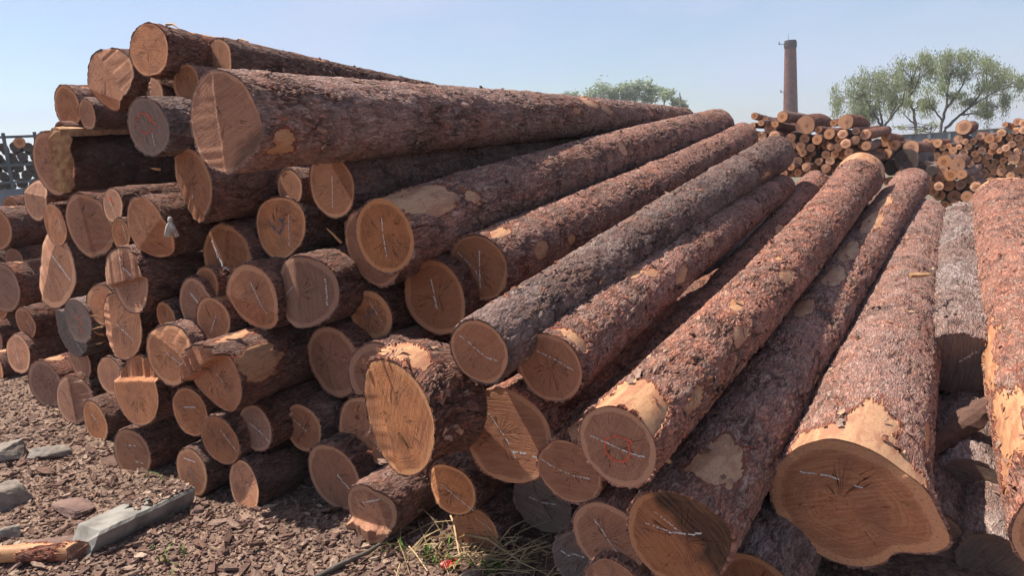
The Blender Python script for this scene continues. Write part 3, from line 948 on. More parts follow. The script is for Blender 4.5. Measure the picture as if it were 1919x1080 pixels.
S('ground-row end with a dark diagonal crack and thick chalk dash', 627, 896, 68, 0.12, tone=0.6, marks=[line((0.15, 0.15), (0.7, -0.45), w=0.07)], sap=0.88)
S('ground-row end notched at the bottom with a thin sunlit ledge', 692, 962, 57, -0.02, tone=0.35, notch=[(270, 0.42, 0.05, -0.25), (15, 0.62, 0.9, 0.0)], marks=[line((-0.2, 0.35), (0.6, 0.65), w=0.06)], flakes=200)
S('orange end crossed by a long chalk slash, next to the ledge-notched end', 845, 919, 53, 0.05, tone=0.0, sap=0.9, marks=[line((-0.4, 0.2), (0.85, -0.7), w=0.055)], notch=[(180, 0.6, 0.5, 0.02)])
S('orange lowest end half hidden by dry stalks', 890, 1000, 50, 0.12, tone=0.15, sap=0.93, marks=[line((0.1, 0.65), (0.8, 0.3), w=0.045, br=0.2)])
S('large round end with a pale cross crack and chalk dashes, under the sun-cracked log', 950, 819, 92, -0.12, tone=0.55, sap=0.9, flakes=200, marks=[line((0.1, -0.3), (0.45, -0.3), w=0.045, br=0.2), line((0.6, -0.35), (0.8, -0.35), w=0.05), line((-0.5, 0.55), (0.0, -0.05), (0.25, -0.5), kind_='chalk', w=0.03, br=0.6)])
S('sliver of an end peeping out below the biggest slanted end', 768, 872, 36, 0.25, tone=0.4)
S('long shaded end with a groove, behind the pale-patched log', 694, 467, 76, w=2.76, tone=0.55, notch=[(200, 0.0, 0.25, 0.04)], sap=0.93, el=3)
S('wide dark end with a wavy pale rim and long chalk streak', 813, 558, 75, w=2.95, tone=0.85, sap=0.86, lobes=[(-45, 18, 0.06), (-110, 20, -0.05)], marks=[line((0.0, 0.5), (0.05, 0.0), (0.08, -0.3), w=0.06)], el=4)
S('small pale end with crossed blue-grey lines and a chalk dash', 695, 591, 48, w=2.84, tone=0.2, sap=0.78, marks=[('bluemark', [(-0.4, -0.2), (0.4, 0.4)], 0.05, 0.1), ('bluemark', [(-0.1, 0.2), (0.2, -0.5)], 0.05, 0.3), line((0.05, 0.6), (0.6, -0.4), w=0.06, br=0.15)], el=2)
S('blackened lower end with two short chalk dashes, beside dry stalks', 1015, 942, 62, 0.25, tone=1.0, wgrey=0.75, grey=0.6, sap=0.97, marks=[line((-0.45, 0.1), (-0.1, 0.02), w=0.06, br=0.2), line((0.0, 0.0), (0.5, 0.05), w=0.06, br=0.1)], el=4)
S('blackened ground-level end with a chalk squiggle', 1086, 1052, 58, -0.08, tone=1.0, wgrey=0.75, grey=0.6, sap=0.97, marks=[line((-0.7, 0.2), (-0.4, 0.1), (-0.2, 0.22), (0.2, 0.2), w=0.06)], el=3)
S('bright orange end half sunk at ground level', 1148, 1105, 60, -0.2, tone=0.0, sap=0.97, el=3)
# ---- outer and foot logs of the tall stack
for q_, (x, y, b) in enumerate([(-48, 455, 40), (-44, 545, 42), (-20, 500, 30), (-46, 625, 40), (-14, 628, 32), (-50, 700, 38), (14, 712, 30), (-22, 748, 30), (60, 545, 30), (70, 640, 28), (48, 700, 26), (100, 668, 28)]):
    S('shaded log end filling the outer edge of the tall stack behind the brighter ends', x, y, b, 0.45, tone=0.6, group='shaded filler logs at the stack edge')
S('lit bark log end-on at the stack edge with chalky top', -6, 430, 39, 0.2, tone=0.5, patches=[(0.4, 90, 0.5, 30, 0.8)])
S('edge log with a sunlit strip of shredded bark along its top', 6, 540, 47, 0.1, tone=0.8, wgrey=0.3, patches=[(0.3, 85, 0.3, 35, 0.9)], flakes=150)
S('little sunlit half-disc end at the outer foot of the stack', 48, 606, 30, 0.05, tone=0.05, marks=[V((0.2, 0.2), (0.5, -0.5))])
S('bright upright oval end near the outer foot of the stack', 34, 664, 37, -0.05, tone=0.0, marks=[V((-0.2, 0.6), (0.0, -0.5))])
S('thin end peeping at the outer edge above the bright oval end', -4, 575, 24, 0.2, tone=0.5)
S('low edge log with sunlit torn bark by the bright oval end', -12, 695, 34, 0.05, tone=0.3, patches=[(0.3, 85, 0.4, 40, 0.9)])
S('hidden end rising behind the sunlit shredded strip', 28, 492, 27, 0.35, tone=0.7, wgrey=0.3)
S('slim log running back above the chalky-topped edge log', 20, 392, 22, 0.55, tone=0.5)
S('dark flat end at the stack foot with a bright bark chip on top', 85, 721, 46, 0.0, tone=0.9, wgrey=0.2, patches=[(0.1, 80, 0.1, 30, 0.9)])
S('dark grooved end at the stack foot, beside the flat dark end', 133, 751, 46, 0.0, tone=0.6, notch=[(10, 0.1, 0.25, 0.06)])
S('short foot log with reddish bark and a chalk dash on its upright end', 178, 791, 41, 0.0, tone=0.25, marks=[line((-0.2, 0.4), (0.3, 0.0), w=0.06, br=0.2)], flakes=150)
S('saw-scarred blocky end with a deep horizontal ledge', 254, 735, 66, 0.0, tone=0.12, notch=[(95, 0.35, 0.05, 0.18)], sap=0.97, flakes=200, peel0=-0.2)
S('foot log with red bark, brown end with two faint chalk dashes', 247, 851, 48, -0.03, tone=0.65, marks=[line((-0.1, 0.35), (0.3, 0.35), w=0.05, br=0.3), line((0.2, -0.3), (0.6, -0.35), w=0.05, br=0.4)], flakes=300, hero=1)
S('small brown end beside the saw-scarred blocky end', 206, 705, 36, 0.05, tone=0.4)
S('dim end under the ragged charcoal-grey end', 149, 676, 37, 0.15, tone=0.7)
S('end with a chalk dash above the red-barked foot log', 356, 773, 47, -0.02, tone=0.45, marks=[line((-0.3, 0.2), (0.4, 0.25), w=0.06)], sap=0.92)
S('end with a dotted chalk line, third step up from the bright foot end', 412, 826, 49, -0.04, tone=0.4, marks=[line((0.2, 0.5), (0.85, -0.4), w=0.06, br=0.2)], sap=0.95)
S('foot log with chalk dash and faint blue stain, near the concrete block', 359, 885, 46, -0.06, tone=0.5, marks=[line((-0.4, 0.55), (0.35, 0.5), w=0.06), ('bluemark', [(0.0, 0.1), (0.1, -0.4)], 0.06, 0.4)])
S('bright orange foot end in full sun, nearest log to the concrete block', 457, 912, 49, -0.02, tone=0.0, sap=0.88, flakes=300, hero=1, slant=(-0.12, 0.1), marks=[line((0.2, 0.2), (0.45, 0.0), w=0.04, br=0.5)])
S('greyish oval end with dotted chalk arrow in the lower row', 478, 803, 45, 0.05, tone=0.6, wgrey=0.3, marks=[line((-0.3, 0.2), (0.3, -0.1), (0.85, -0.5), w=0.06, br=0.3)])
# ---- dark logs below the weathered grey log
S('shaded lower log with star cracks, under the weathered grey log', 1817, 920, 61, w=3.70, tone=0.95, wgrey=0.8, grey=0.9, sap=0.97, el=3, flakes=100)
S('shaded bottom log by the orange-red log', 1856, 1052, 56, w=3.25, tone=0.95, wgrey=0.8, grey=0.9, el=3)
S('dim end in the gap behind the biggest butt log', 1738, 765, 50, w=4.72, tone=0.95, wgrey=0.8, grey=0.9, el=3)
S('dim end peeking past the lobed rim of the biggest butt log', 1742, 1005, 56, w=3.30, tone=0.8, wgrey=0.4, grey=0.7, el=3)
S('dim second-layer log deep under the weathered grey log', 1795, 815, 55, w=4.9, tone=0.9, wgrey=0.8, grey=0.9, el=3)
# ---- second-layer logs that show as dark bark in the gaps
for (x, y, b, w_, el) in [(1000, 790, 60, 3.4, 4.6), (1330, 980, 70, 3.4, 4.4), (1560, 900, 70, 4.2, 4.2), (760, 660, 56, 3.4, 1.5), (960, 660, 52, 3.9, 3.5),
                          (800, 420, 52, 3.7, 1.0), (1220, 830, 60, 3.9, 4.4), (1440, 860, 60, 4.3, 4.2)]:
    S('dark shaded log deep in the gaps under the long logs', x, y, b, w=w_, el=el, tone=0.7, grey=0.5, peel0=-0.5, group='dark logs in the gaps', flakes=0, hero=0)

# ------------------------------------------------------------------ loose pieces: generic mesh helpers
def tube_arrays(pts, rads, sides=6, closed=True):
    pts = np.asarray(pts, float)
    n = len(pts)
    V, Q, T = [], [], []
    up = np.array([0.31, 0.17, 0.93])
    for i in range(n):
        d = pts[min(i + 1, n - 1)] - pts[max(i - 1, 0)]
        d = d / (np.linalg.norm(d) + 1e-9)
        a = np.cross(d, up)
        if np.linalg.norm(a) < 0.1:
            a = np.cross(d, [1, 0, 0])
        a /= np.linalg.norm(a)
        b = np.cross(d, a)
        for s in range(sides):
            an = 2 * math.pi * s / sides
            V.append(pts[i] + (a * math.cos(an) + b * math.sin(an)) * rads[i])
    for i in range(n - 1):
        for s in range(sides):
            s2 = (s + 1) % sides
            Q.append((i * sides + s, i * sides + s2, (i + 1) * sides + s2, (i + 1) * sides + s))
    if closed:
        V += [pts[0], pts[-1]]
        c0, c1 = len(V) - 2, len(V) - 1
        for s in range(sides):
            s2 = (s + 1) % sides
            T.append((c0, s2, s))
            T.append((c1, (n - 1) * sides + s, (n - 1) * sides + s2))
    return V, Q, T


class Bag:
    """collects several shapes into one mesh"""
    def __init__(self):
        self.V, self.Q, self.T, self.P = [], [], [], []

    def add(self, V, Q=(), T=(), pick=0.5):
        b = len(self.V)
        self.V += list(V)
        self.Q += [tuple(i + b for i in q) for q in Q]
        self.T += [tuple(i + b for i in t) for t in T]
        self.P += [pick] * len(V)

    def mesh(self, name, mat, smooth=False):
        me = mesh_np(name, np.array(self.V), np.array(self.Q) if self.Q else None, np.array(self.T) if self.T else None, smooth)
        attr(me, 'pick', self.P)
        me.materials.append(mat)
        return me


def lump_mesh(name, size, seed, rough=0.22, cuts=3, flat=0.0, mat=None):
    """an angular rock: a subdivided box pushed about and cut by planes"""
    r = np.random.default_rng(seed)
    n = 7
    V, Q, idx = [], [], {}
    def vid(p):
        kq = tuple(np.round(p, 4))
        if kq not in idx:
            idx[kq] = len(V)
            V.append(np.array(p, float))
        return idx[kq]
    for ax in range(3):
        for sg in (-1, 1):
            for i in range(n - 1):
                for j in range(n - 1):
                    qd = []
                    for (a, b) in ((i, j), (i + 1, j), (i + 1, j + 1), (i, j + 1)):
                        p = [0, 0, 0]
                        p[ax] = sg
                        p[(ax + 1) % 3] = -1 + 2 * a / (n - 1)
                        p[(ax + 2) % 3] = -1 + 2 * b / (n - 1)
                        qd.append(vid(p))
                    Q.append(tuple(qd if sg > 0 else qd[::-1]))
    P = np.array(V)
    P = P / np.maximum(np.linalg.norm(P, axis=1, keepdims=True), 1e-6) * (0.45 + 0.55 * np.linalg.norm(P, axis=1, keepdims=True))
    for _ in range(cuts * 3):
        nn = r.normal(size=3)
        nn /= np.linalg.norm(nn)
        d = r.uniform(0.62, 0.95)
        ex = np.maximum(P @ nn - d, 0)
        P = P - ex[:, None] * nn[None]
    P = P * (1 + rough * 0.35 * fbm(P[:, 0] * 2 + seed, P[:, 1] * 2, P[:, 2] * 2, 2, seed))[:, None]
    P = P * np.asarray(size)[None] / 2
    me = mesh_np(name, P, np.array(Q), smooth=False)
    if mat:
        me.materials.append(mat)
    return me


# ------------------------------------------------------------------ things on and among the logs
def plate_mesh(name, p0, p1, width, up, curl, mat, seed=0, n=9, thick=0.008, pick=0.3):
    """a strip of bark or split wood from p0 to p1: ragged edges, curled across, real thickness"""
    r = np.random.default_rng(seed)
    p0, p1, up = np.asarray(p0, float), np.asarray(p1, float), np.asarray(up, float)
    d = (p1 - p0) / np.linalg.norm(p1 - p0)
    sd = np.cross(d, up)
    sd /= np.linalg.norm(sd)
    up = np.cross(sd, d)
    m = 5
    top, bot = [], []
    for i in range(n):
        f = i / (n - 1)
        wl = width * (0.75 + 0.35 * r.random()) * (1 if 0.06 < f < 0.94 else 0.55)
        for j in range(m):
            u = j / (m - 1) - 0.5
            c = p0 + (p1 - p0) * f + sd * u * wl + up * (curl * (0.25 - u * u) * 4 + r.normal(0, 0.003))
            top.append(c + up * thick / 2)
            bot.append(c - up * thick / 2)
    V = top + bot
    o = n * m
    Q = []
    for i in range(n - 1):
        for j in range(m - 1):
            a = i * m + j
            Q.append((a, a + 1, a + m + 1, a + m))
            Q.append((o + a, o + a + m, o + a + m + 1, o + a + 1))
    for i in range(n - 1):
        a = i * m
        Q.append((a, a + m, o + a + m, o + a))
        a = i * m + m - 1
        Q.append((a + m, a, o + a, o + a + m))
    for j in range(m - 1):
        Q.append((j + 1, j, o + j, o + j + 1))
        a = (n - 1) * m + j
        Q.append((a, a + 1, o + a + 1, o + a))
    me = mesh_np(name, np.array(V), np.array(Q), smooth=False)
    attr(me, 'pick', np.full(len(V), pick))
    me.materials.append(mat)
    return me


def splinter_mesh(p0, p1, w, seed):
    p0, p1 = np.asarray(p0, float), np.asarray(p1, float)
    V, Q, T = tube_arrays([p0, p0 * 0.5 + p1 * 0.5 + np.random.default_rng(seed).normal(0, 0.01, 3), p1], [w, w * 0.8, w * 0.25], 4)
    b = Bag()
    b.add(V, Q, T)
    return b.mesh('splinter', MAT['splinter'])


def wpt(x, y, w):
    """point on pixel ray where the setback along the logs is w"""
    d = ray(x, y)
    return EYE + d * ((w - EYE @ D_H) / (d @ D_H))


tag(link('split_slab', plate_mesh('split_slab', wpt(104, 250, 2.72), wpt(256, 246, 3.45), 0.19, (0, 0, 1), 0.015, MAT['splinter'], 3, thick=0.05)),
    'pale split slab lying on top of the dark split log', 'slab')
tag(link('split_slab', plate_mesh('split_slab', wpt(112, 239, 2.78), wpt(262, 236, 3.5), 0.16, (0, 0.2, 1), 0.03, MAT['flake'], 5, thick=0.02, pick=0.45)),
    'dark bark slab lying over the pale split slab', 'slab')
tag(link('standing_slab', plate_mesh('standing_slab', wpt(113, 246, 2.74), wpt(121, 360, 2.74), 0.13, -D_H * 0.6 + np.array([0.6, 0, 0]), 0.01, MAT['splinter'], 9, thick=0.03)),
    'upright splintered slab standing at the end of the split log', 'slab')
tag(link('bark_slab', plate_mesh('bark_slab', wpt(1722, 855, 3.75), wpt(1872, 748, 4.1), 0.12, (-0.5, -0.6, 0.6), 0.03, MAT['chip'], 12, n=16, thick=0.012, pick=0.1)),
    'long slab of loose bark leaning in the gap below the weathered grey log', 'bark slab')
tag(link('wood_splinter', splinter_mesh(wpt(1706, 516, 4.9), wpt(1748, 514, 5.05), 0.017, 3)),
    'yellow wood splinter lying across the biggest butt log', 'splinter')
for (a, b_, w_, lb) in [((312, 46), (335, 53), 2.55, 'thin dark bark sliver sticking up from the topmost log'),
                        ((440, 79), (467, 78), 2.9, 'thin bark sliver sticking up behind the thickest log'),
                        ((640, 455), (612, 428), 2.70, 'pair-end splinter poking out beside the grooved shaded end'),
                        ((300, 318), (283, 315), 2.45, 'pale splinter poking out of the gap beside the large diagonal-hinged end'),
                        ((1248, 655), (1272, 640), 3.4, 'small curl of bark standing on the crayon-circled log')]:
    tag(link('wood_splinter', splinter_mesh(wpt(*a, w_ + 0.05), wpt(*b_, w_), 0.008, a[0])), lb, 'splinter')
for i, (a, b_) in enumerate([((192, 597), (168, 592)), ((193, 613), (172, 618)), ((194, 628), (176, 622)), ((196, 640), (180, 646))]):
    tag(link('wood_splinter', splinter_mesh(wpt(*a, 2.56), wpt(*b_, 2.50), 0.007, i)), 'long torn splinter bristling from the outer edge of the splintered tall end', 'splinter', 'splinters on the tall splintered end')
# knotted rag
rag = Bag()
c0 = wpt(319, 416, 2.33)
rr_ = np.random.default_rng(4)
for kx in range(7):
    an = kx / 7 * 6.28
    tip = c0 + np.array([0.03 * math.cos(an), 0.012 * math.sin(an) - 0.008, -0.035 - 0.045 * rr_.random()])
    mid = c0 * 0.5 + tip * 0.5 + np.array([0, 0, 0.012])
    V_, Q_, T_ = tube_arrays([c0 + [0, 0, 0.02], c0, mid, tip], [0.005, 0.009, 0.010, 0.008 + 0.006 * rr_.random()], 5)
    rag.add(V_, Q_, T_)
V_, Q_, T_ = tube_arrays([c0 + [0, 0, 0.028], c0 + [0.002, 0, 0.012], c0 + [0, 0, -0.008]], [0.006, 0.014, 0.010], 7)
rag.add(V_, Q_, T_)
tag(link('rag', rag.mesh('rag', MAT['rag'], True)), 'knotted off-white rag hanging below the diagonal-hinged log end', 'rag')

# ------------------------------------------------------------------ things on the ground
def gp(x, y, dz=0.0):
    p = ground_pt(x, y, 0.0)
    p[2] = float(ground_z(p[0], p[1])) + dz
    return p


# concrete beam: hexagonal section, broken slanted end
A_, B_ = gp(178, 1046), gp(372, 950)
ax = (B_ - A_)
ax[2] = 0
Lb = np.linalg.norm(ax)
ax /= Lb
sdv = np.array([-ax[1], ax[0], 0])
r_ = np.random.default_rng(8)
sec = [(0.065, -0.03), (0.022, 0.045), (0.006, 0.092), (0.018, 0.105), (0.20, 0.105), (0.235, -0.03)]
V_, Q_, T_ = [], [], []
ns_ = 22
for i in range(ns_):
    f = i / (ns_ - 1)
    for kx, (sx, sz) in enumerate(sec):
        off = (0.055 * (sz / 0.13) if i == 0 else 0.05 * (sz / 0.13) * max(0, 1 - f * 3))
        V_.append(A_ + ax * (f * Lb + off + (r_.normal(0, 0.006) if i in (0, ns_ - 1) else 0)) + sdv * (sx + r_.normal(0, 0.0009)) + np.array([0, 0, sz + r_.normal(0, 0.0010)]))
ks = len(sec)
for i in range(ns_ - 1):
    for kx in range(ks):
        k2 = (kx + 1) % ks
        Q_.append((i * ks + kx, (i + 1) * ks + kx, (i + 1) * ks + k2, i * ks + k2))
for base, fl in ((0, False), ((ns_ - 1) * ks, True)):
    V_.append(np.mean(V_[base:base + ks], axis=0) - ax * (0.012 if not fl else -0.01))
    for kx in range(ks):
        k2 = (kx + 1) % ks
        T_.append((base + kx, base + k2, len(V_) - 1) if not fl else (base + k2, base + kx, len(V_) - 1))
bb = Bag()
bb.add(V_, Q_, T_)
tag(link('concrete_beam', bb.mesh('concrete_beam', MAT['concrete'])), 'short pale concrete beam with chipped slanted end lying on the bark mulch', 'concrete beam')

# broken timber pole beside it
pa, pb = gp(-40, 1062, 0.030), gp(152, 1048, 0.034)
pm_ = log_shapes(float(np.linalg.norm(pb - pa)), 0.040, 0.043, 911, 40, np.linspace(0, 1, 60), Face(0.04, (0.5, -0.3), ((70, 0.2, 0.8, 0.3),), 3), rough=0.07, peel0=0.42, amp=0.010, bend=0.012, nr=8, tone=0.5)
pole = bpy.data.objects.new('timber_pole', None)
COL.objects.link(pole)
pole.matrix_world = frame(pb, pa)
tag(pole, 'short half-barked timber pole butting against the concrete beam', 'pole')
link('bark', pm_[0], pole)
link('cut_end', pm_[1], pole)
link('cut_end', pm_[2], pole)

for i, (x, y, sx, sy, sz, rz, m, lb) in enumerate([
        (100, 855, 0.28, 0.16, 0.10, 0.2, 'stone', 'flat angular grey stone on the mulch near the short foot logs'),
        (8, 865, 0.26, 0.20, 0.15, 0.5, 'stone', 'grey stone with a dark hollow side, beside the flat angular stone'),
        (8, 945, 0.26, 0.20, 0.17, 1.0, 'stone', 'blocky brownish stone with a dark undercut side'),
        (18, 1008, 0.15, 0.10, 0.085, 0.15, 'stone', 'small squared grey stone above the timber pole'),
        (140, 955, 0.26, 0.17, 0.07, -0.5, 'redstone', 'flat reddish stone slab half sunk beside the concrete beam'),
        (100, 1026, 0.24, 0.11, 0.07, 0.1, 'redstone', 'reddish stone between the timber pole and the concrete beam'),
        (369, 962, 0.075, 0.06, 0.06, 0.7, 'redstone', 'little purple-red stone at the far end of the concrete beam'),
        (320, 915, 0.045, 0.04, 0.06, 0.2, 'stone', 'small bluish stone between foot log and concrete beam')]):
    o = link('stone', lump_mesh('stone', (sx, sy, sz), i * 7 + 2, mat=MAT[m]))
    p = gp(x, y, sz * 0.22)
    o.location = p
    o.rotation_euler = (rnd.uniform(-0.15, 0.15), rnd.uniform(-0.15, 0.15), rz)
    tag(o, lb, 'stone')

# fallen stick, red scrap, wire loop
pts = [gp(x, y, 0.012 + dz) for x, y, dz in [(585, 1092, 0), (640, 1070, 0.01), (690, 1045, 0.012), (722, 1030, 0.02), (752, 1020, 0.025)]]
V_, Q_, T_ = tube_arrays(pts, [0.013, 0.012, 0.011, 0.009, 0.005], 7)
bb = Bag()
bb.add(V_, Q_, T_)
tag(link('fallen_stick', bb.mesh('fallen_stick', MAT['treebark'], True)), 'long curved brown stick lying on the litter before the ledge-notched end', 'stick')
tag(link('plastic_scrap', plate_mesh('plastic_scrap', gp(826, 1070, 0.02), gp(858, 1064, 0.03), 0.05, (0.1, -0.4, 1), 0.008, MAT['redplastic'], 2, thick=0.002)), 'crumpled red plastic scrap among the weeds', 'scrap')
pts = [gp(272, 898, 0.012), gp(280, 889, 0.035), gp(298, 893, 0.03), (gp(312, 903, 0.012))]
V_, Q_, T_ = tube_arrays(pts, [0.003] * 4, 5)
bb = Bag()
bb.add(V_, Q_, T_)
tag(link('green_stem', bb.mesh('green_stem', MAT['weed'], True)), 'curled green stem at the foot of the red-barked foot log', 'stem')

# larger loose bark pieces
for i in range(44):
    for _ in range(30):
        x, y = rnd.uniform(0, 980), rnd.uniform(770, 1078)
        edge_y = float(np.interp(x, [0, 60, 190, 270, 370, 480, 700, 900, 1000], [745, 770, 850, 915, 950, 985, 1035, 1055, 1070]))
        if y > edge_y + 4:
            break
    p = gp(x, y, 0.014)
    an = rnd.uniform(0, 6.28)
    Lp = rnd.uniform(0.05, 0.13)
    q = p + np.array([math.cos(an) * Lp, math.sin(an) * Lp, rnd.uniform(-0.005, 0.03)])
    q[2] = max(q[2], float(ground_z(q[0], q[1])) + 0.008)
    tag(link('bark_piece', plate_mesh('bark_piece', p, q, Lp * rnd.uniform(0.25, 0.5), (rnd.uniform(-.3, .3), rnd.uniform(-.3, .3), 1), rnd.uniform(0.0, 0.012), MAT['chip'], i, n=5, thick=0.006, pick=rnd.random())),
        'larger curled piece of loose bark lying on the mulch', 'bark piece', 'loose bark pieces on the ground')

# mulch of small chips
def chips(n, seed):
    r = np.random.default_rng(seed)
    X = r.uniform(-6.0, 1.4, n * 3)
    Y = r.uniform(2.1, 7.2, n * 3)
    w = X * D_H[0] + Y * D_H[1]
    s = -X * D_H[1] + Y * D_H[0]
    dist = np.hypot(X, Y)
    keep = (w < 3.3 + np.clip(s - 4.5, 0, 3) * 0.5) & (w > -2.0) & (np.abs(X / Y) < 1.0) & (r.random(n * 3) < np.clip(3.4 / dist, 0, 1) ** 1.5)
    X, Y = X[keep][:n], Y[keep][:n]
    n = len(X)
    Zg = ground_z(X, Y)
    size = np.exp(r.normal(-4.92, 0.58, n))
    asp = r.uniform(0.28, 0.75, n)
    th = np.minimum(size * 0.25, 0.006)
    yaw, tx, ty = r.uniform(0, 6.28, n), r.normal(0, 0.35, n), r.normal(0, 0.35, n)
    e1 = np.stack([np.cos(yaw), np.sin(yaw), tx], 1)
    e1 /= np.linalg.norm(e1, axis=1, keepdims=True)
    e2 = np.stack([-np.sin(yaw), np.cos(yaw), ty], 1)
    e2 /= np.linalg.norm(e2, axis=1, keepdims=True)
    nn = np.cross(e1, e2)
    C = np.stack([X, Y, Zg + 0.004 + size * 0.25 * r.random(n)], 1)
    base = np.array([(-1, -0.7), (0.85, -1), (1, 0.6), (-0.6, 1)])
    corners = base[None] * (1 + r.normal(0, 0.28, (n, 4, 2)))
    VV = np.zeros((n, 8, 3))
    for q in range(4):
        o = e1 * (corners[:, q, 0] * size)[:, None] + e2 * (corners[:, q, 1] * size * asp)[:, None]
        VV[:, q] = C + o + nn * th[:, None]
        VV[:, 4 + q] = C + o - nn * th[:, None]
    fq = np.array([(0, 1, 2, 3), (0, 4, 5, 1), (1, 5, 6, 2), (2, 6, 7, 3), (3, 7, 4, 0)])
    QQ = (np.arange(n)[:, None, None] * 8 + fq[None]).reshape(-1, 4)
    me = mesh_np('bark_mulch', VV.reshape(-1, 3), QQ, smooth=False)
    attr(me, 'pick', np.repeat(np.clip(r.beta(1.6, 2.0, n), 0, 1), 8))
    me.materials.append(MAT['chip'])
    return me


kind(link('bark_mulch', chips(46000, 3)), 'stuff', 'small bark chips and wood crumbs covering the ground')
# chips that gathered on the concrete beam
r_ = np.random.default_rng(5)
bb = Bag()
for i in range(260):
    f, sx = 1 - abs(r_.normal(0, 0.24)), r_.uniform(0.03, 0.21)
    if f < 0.45:
        continue
    c = A_ + ax * (f * Lb) + sdv * sx + np.array([0, 0, 0.110 + r_.uniform(0, 0.02) * max(0, f - 0.6)])
    s_ = r_.uniform(0.006, 0.020)
    yaw = r_.uniform(0, 6.28)
    e1, e2 = np.array([math.cos(yaw), math.sin(yaw), r_.normal(0, .3)]) * s_, np.array([-math.sin(yaw), math.cos(yaw), r_.normal(0, .3)]) * s_ * 0.6
    Vc = [c - e1 - e2, c + e1 - e2, c + e1 + e2, c - e1 + e2]
    Vc += [v + np.array([0, 0, -0.006]) for v in Vc]
    bb.add(Vc, [(0, 1, 2, 3), (0, 4, 5, 1), (1, 5, 6, 2), (2, 6, 7, 3), (3, 7, 4, 0)], pick=r_.random())
kind(link('chip_litter', bb.mesh('chip_litter', MAT['chip'])), 'stuff', 'bark crumbs heaped on the far end of the concrete beam')

# dry stalks and weeds
bb = Bag()
r_ = np.random.default_rng(21)
for i in range(150):
    x, y = r_.normal(905, 75), r_.normal(1050, 24)
    p = gp(x, y, 0.005)
    an = r_.uniform(0, 6.28)
    Ls = r_.uniform(0.06, 0.28)
    tilt = r_.uniform(0.05, 0.5)
    q = p + np.array([math.cos(an) * Ls, math.sin(an) * Ls, Ls * tilt])
    m_ = (p + q) / 2 + np.array([0, 0, Ls * r_.uniform(0.0, 0.12)])
    w_ = r_.uniform(0.0014, 0.0034)
    V_, Q_, T_ = tube_arrays([p, m_, q], [w_, w_ * 0.9, w_ * 0.5], 3)
    bb.add(V_, Q_, T_)
for (x0, y0, x1, y1, h0, h1, w_) in [(845, 978, 862, 1048, 0.16, 0.0, 0.006), (850, 1010, 765, 1052, 0.10, 0.01, 0.005), (850, 1008, 985, 1062, 0.11, 0.02, 0.005), (848, 1012, 812, 1055, 0.09, 0.0, 0.004), (910, 1048, 1005, 1000, 0.02, 0.16, 0.004),
                                     (760, 1024, 802, 1078, 0.03, 0.01, 0.004), (935, 1040, 1000, 1010, 0.02, 0.1, 0.0035), (960, 1075, 1010, 1030, 0.01, 0.1, 0.004), (870, 1060, 950, 1005, 0.02, 0.1, 0.003)]:
    p, q = gp(x0, y0), gp(x1, y1)
    V_, Q_, T_ = tube_arrays([gp((x0), y0) + [0, 0, h0 * 0.2], (p + q) / 2 + [0, 0, (h0 + h1) / 2], q + [0, 0, h1 * 0.5 + 0.01]], [w_, w_, w_ * 0.7], 4)
    bb.add(V_, Q_, T_)
kind(link('dry_stalks', bb.mesh('dry_stalks', MAT['straw'])), 'stuff', 'tangle of dry straw stalks at the foot of the logs')
bb = Bag()
for i in range(120):
    j = i % 5
    x, y = [(805, 1050), (850, 1062), (755, 1040), (920, 1066), (320, 1060)][j]
    x, y = x + r_.normal(0, 17), y + r_.normal(0, 9)
    if j in (2, 4) and i % 3:
        continue
    p = gp(x, y)
    an, Ls = r_.uniform(0, 6.28), r_.uniform(0.03, 0.085)
    d_ = np.array([math.cos(an) * 0.45, math.sin(an) * 0.45, 1.0])
    sd_ = np.array([-math.sin(an), math.cos(an), 0]) * r_.uniform(0.003, 0.008)
    m_, q = p + d_ * Ls * 0.55, p + d_ * Ls * 0.9 + np.array([math.cos(an), math.sin(an), 0]) * Ls * 0.3
    bb.add([p - sd_ * 0.5, p + sd_ * 0.5, m_ + sd_, m_ - sd_, q], [(0, 1, 2, 3)], [(3, 2, 4)], pick=r_.random())
kind(link('weeds', bb.mesh('weeds', MAT['weed'])), 'stuff', 'sparse green weed blades among the dry stalks')

# ------------------------------------------------------------------ far log stacks
PROTO = []
for q in range(7):
    fc_ = Face(0.1, (0, 0), [(), (), ((60, 0.25, 0.5, 0.08),), (), ((200, 0.2, 0.4, 0.06),), (), ((140, 0.5, 0.7, 0.1),)][q], 300 + q)
    PROTO.append(log_shapes(4.0, 0.1, 0.088, 400 + q * 7, 28, np.linspace(0, 1, 12) ** 1.4, fc_, rough=0.05, peel0=-0.2, grey=[0.1, 0.4][q % 2], amp=0.008, bend=0.03,
                            nr=8, wval=1.3, tone=[0.0, 0.1, 0.05, 0.2, 0.15, 0.35, 0.1][q], sap=[0.5, 0.3, 0.6, 0.4, 0.2, 0.5, 0.3][q])[:3])
PROTO_DARK = [log_shapes(4.0, 0.1, 0.09, 500 + q * 7, 28, np.linspace(0, 1, 12) ** 1.4, Face(0.1), rough=0.05, peel0=-0.4, grey=0.9, amp=0.008, bend=0.03, nr=4, tone=0.95, wgrey=0.8, wval=0.62)[:3] for q in range(2)]


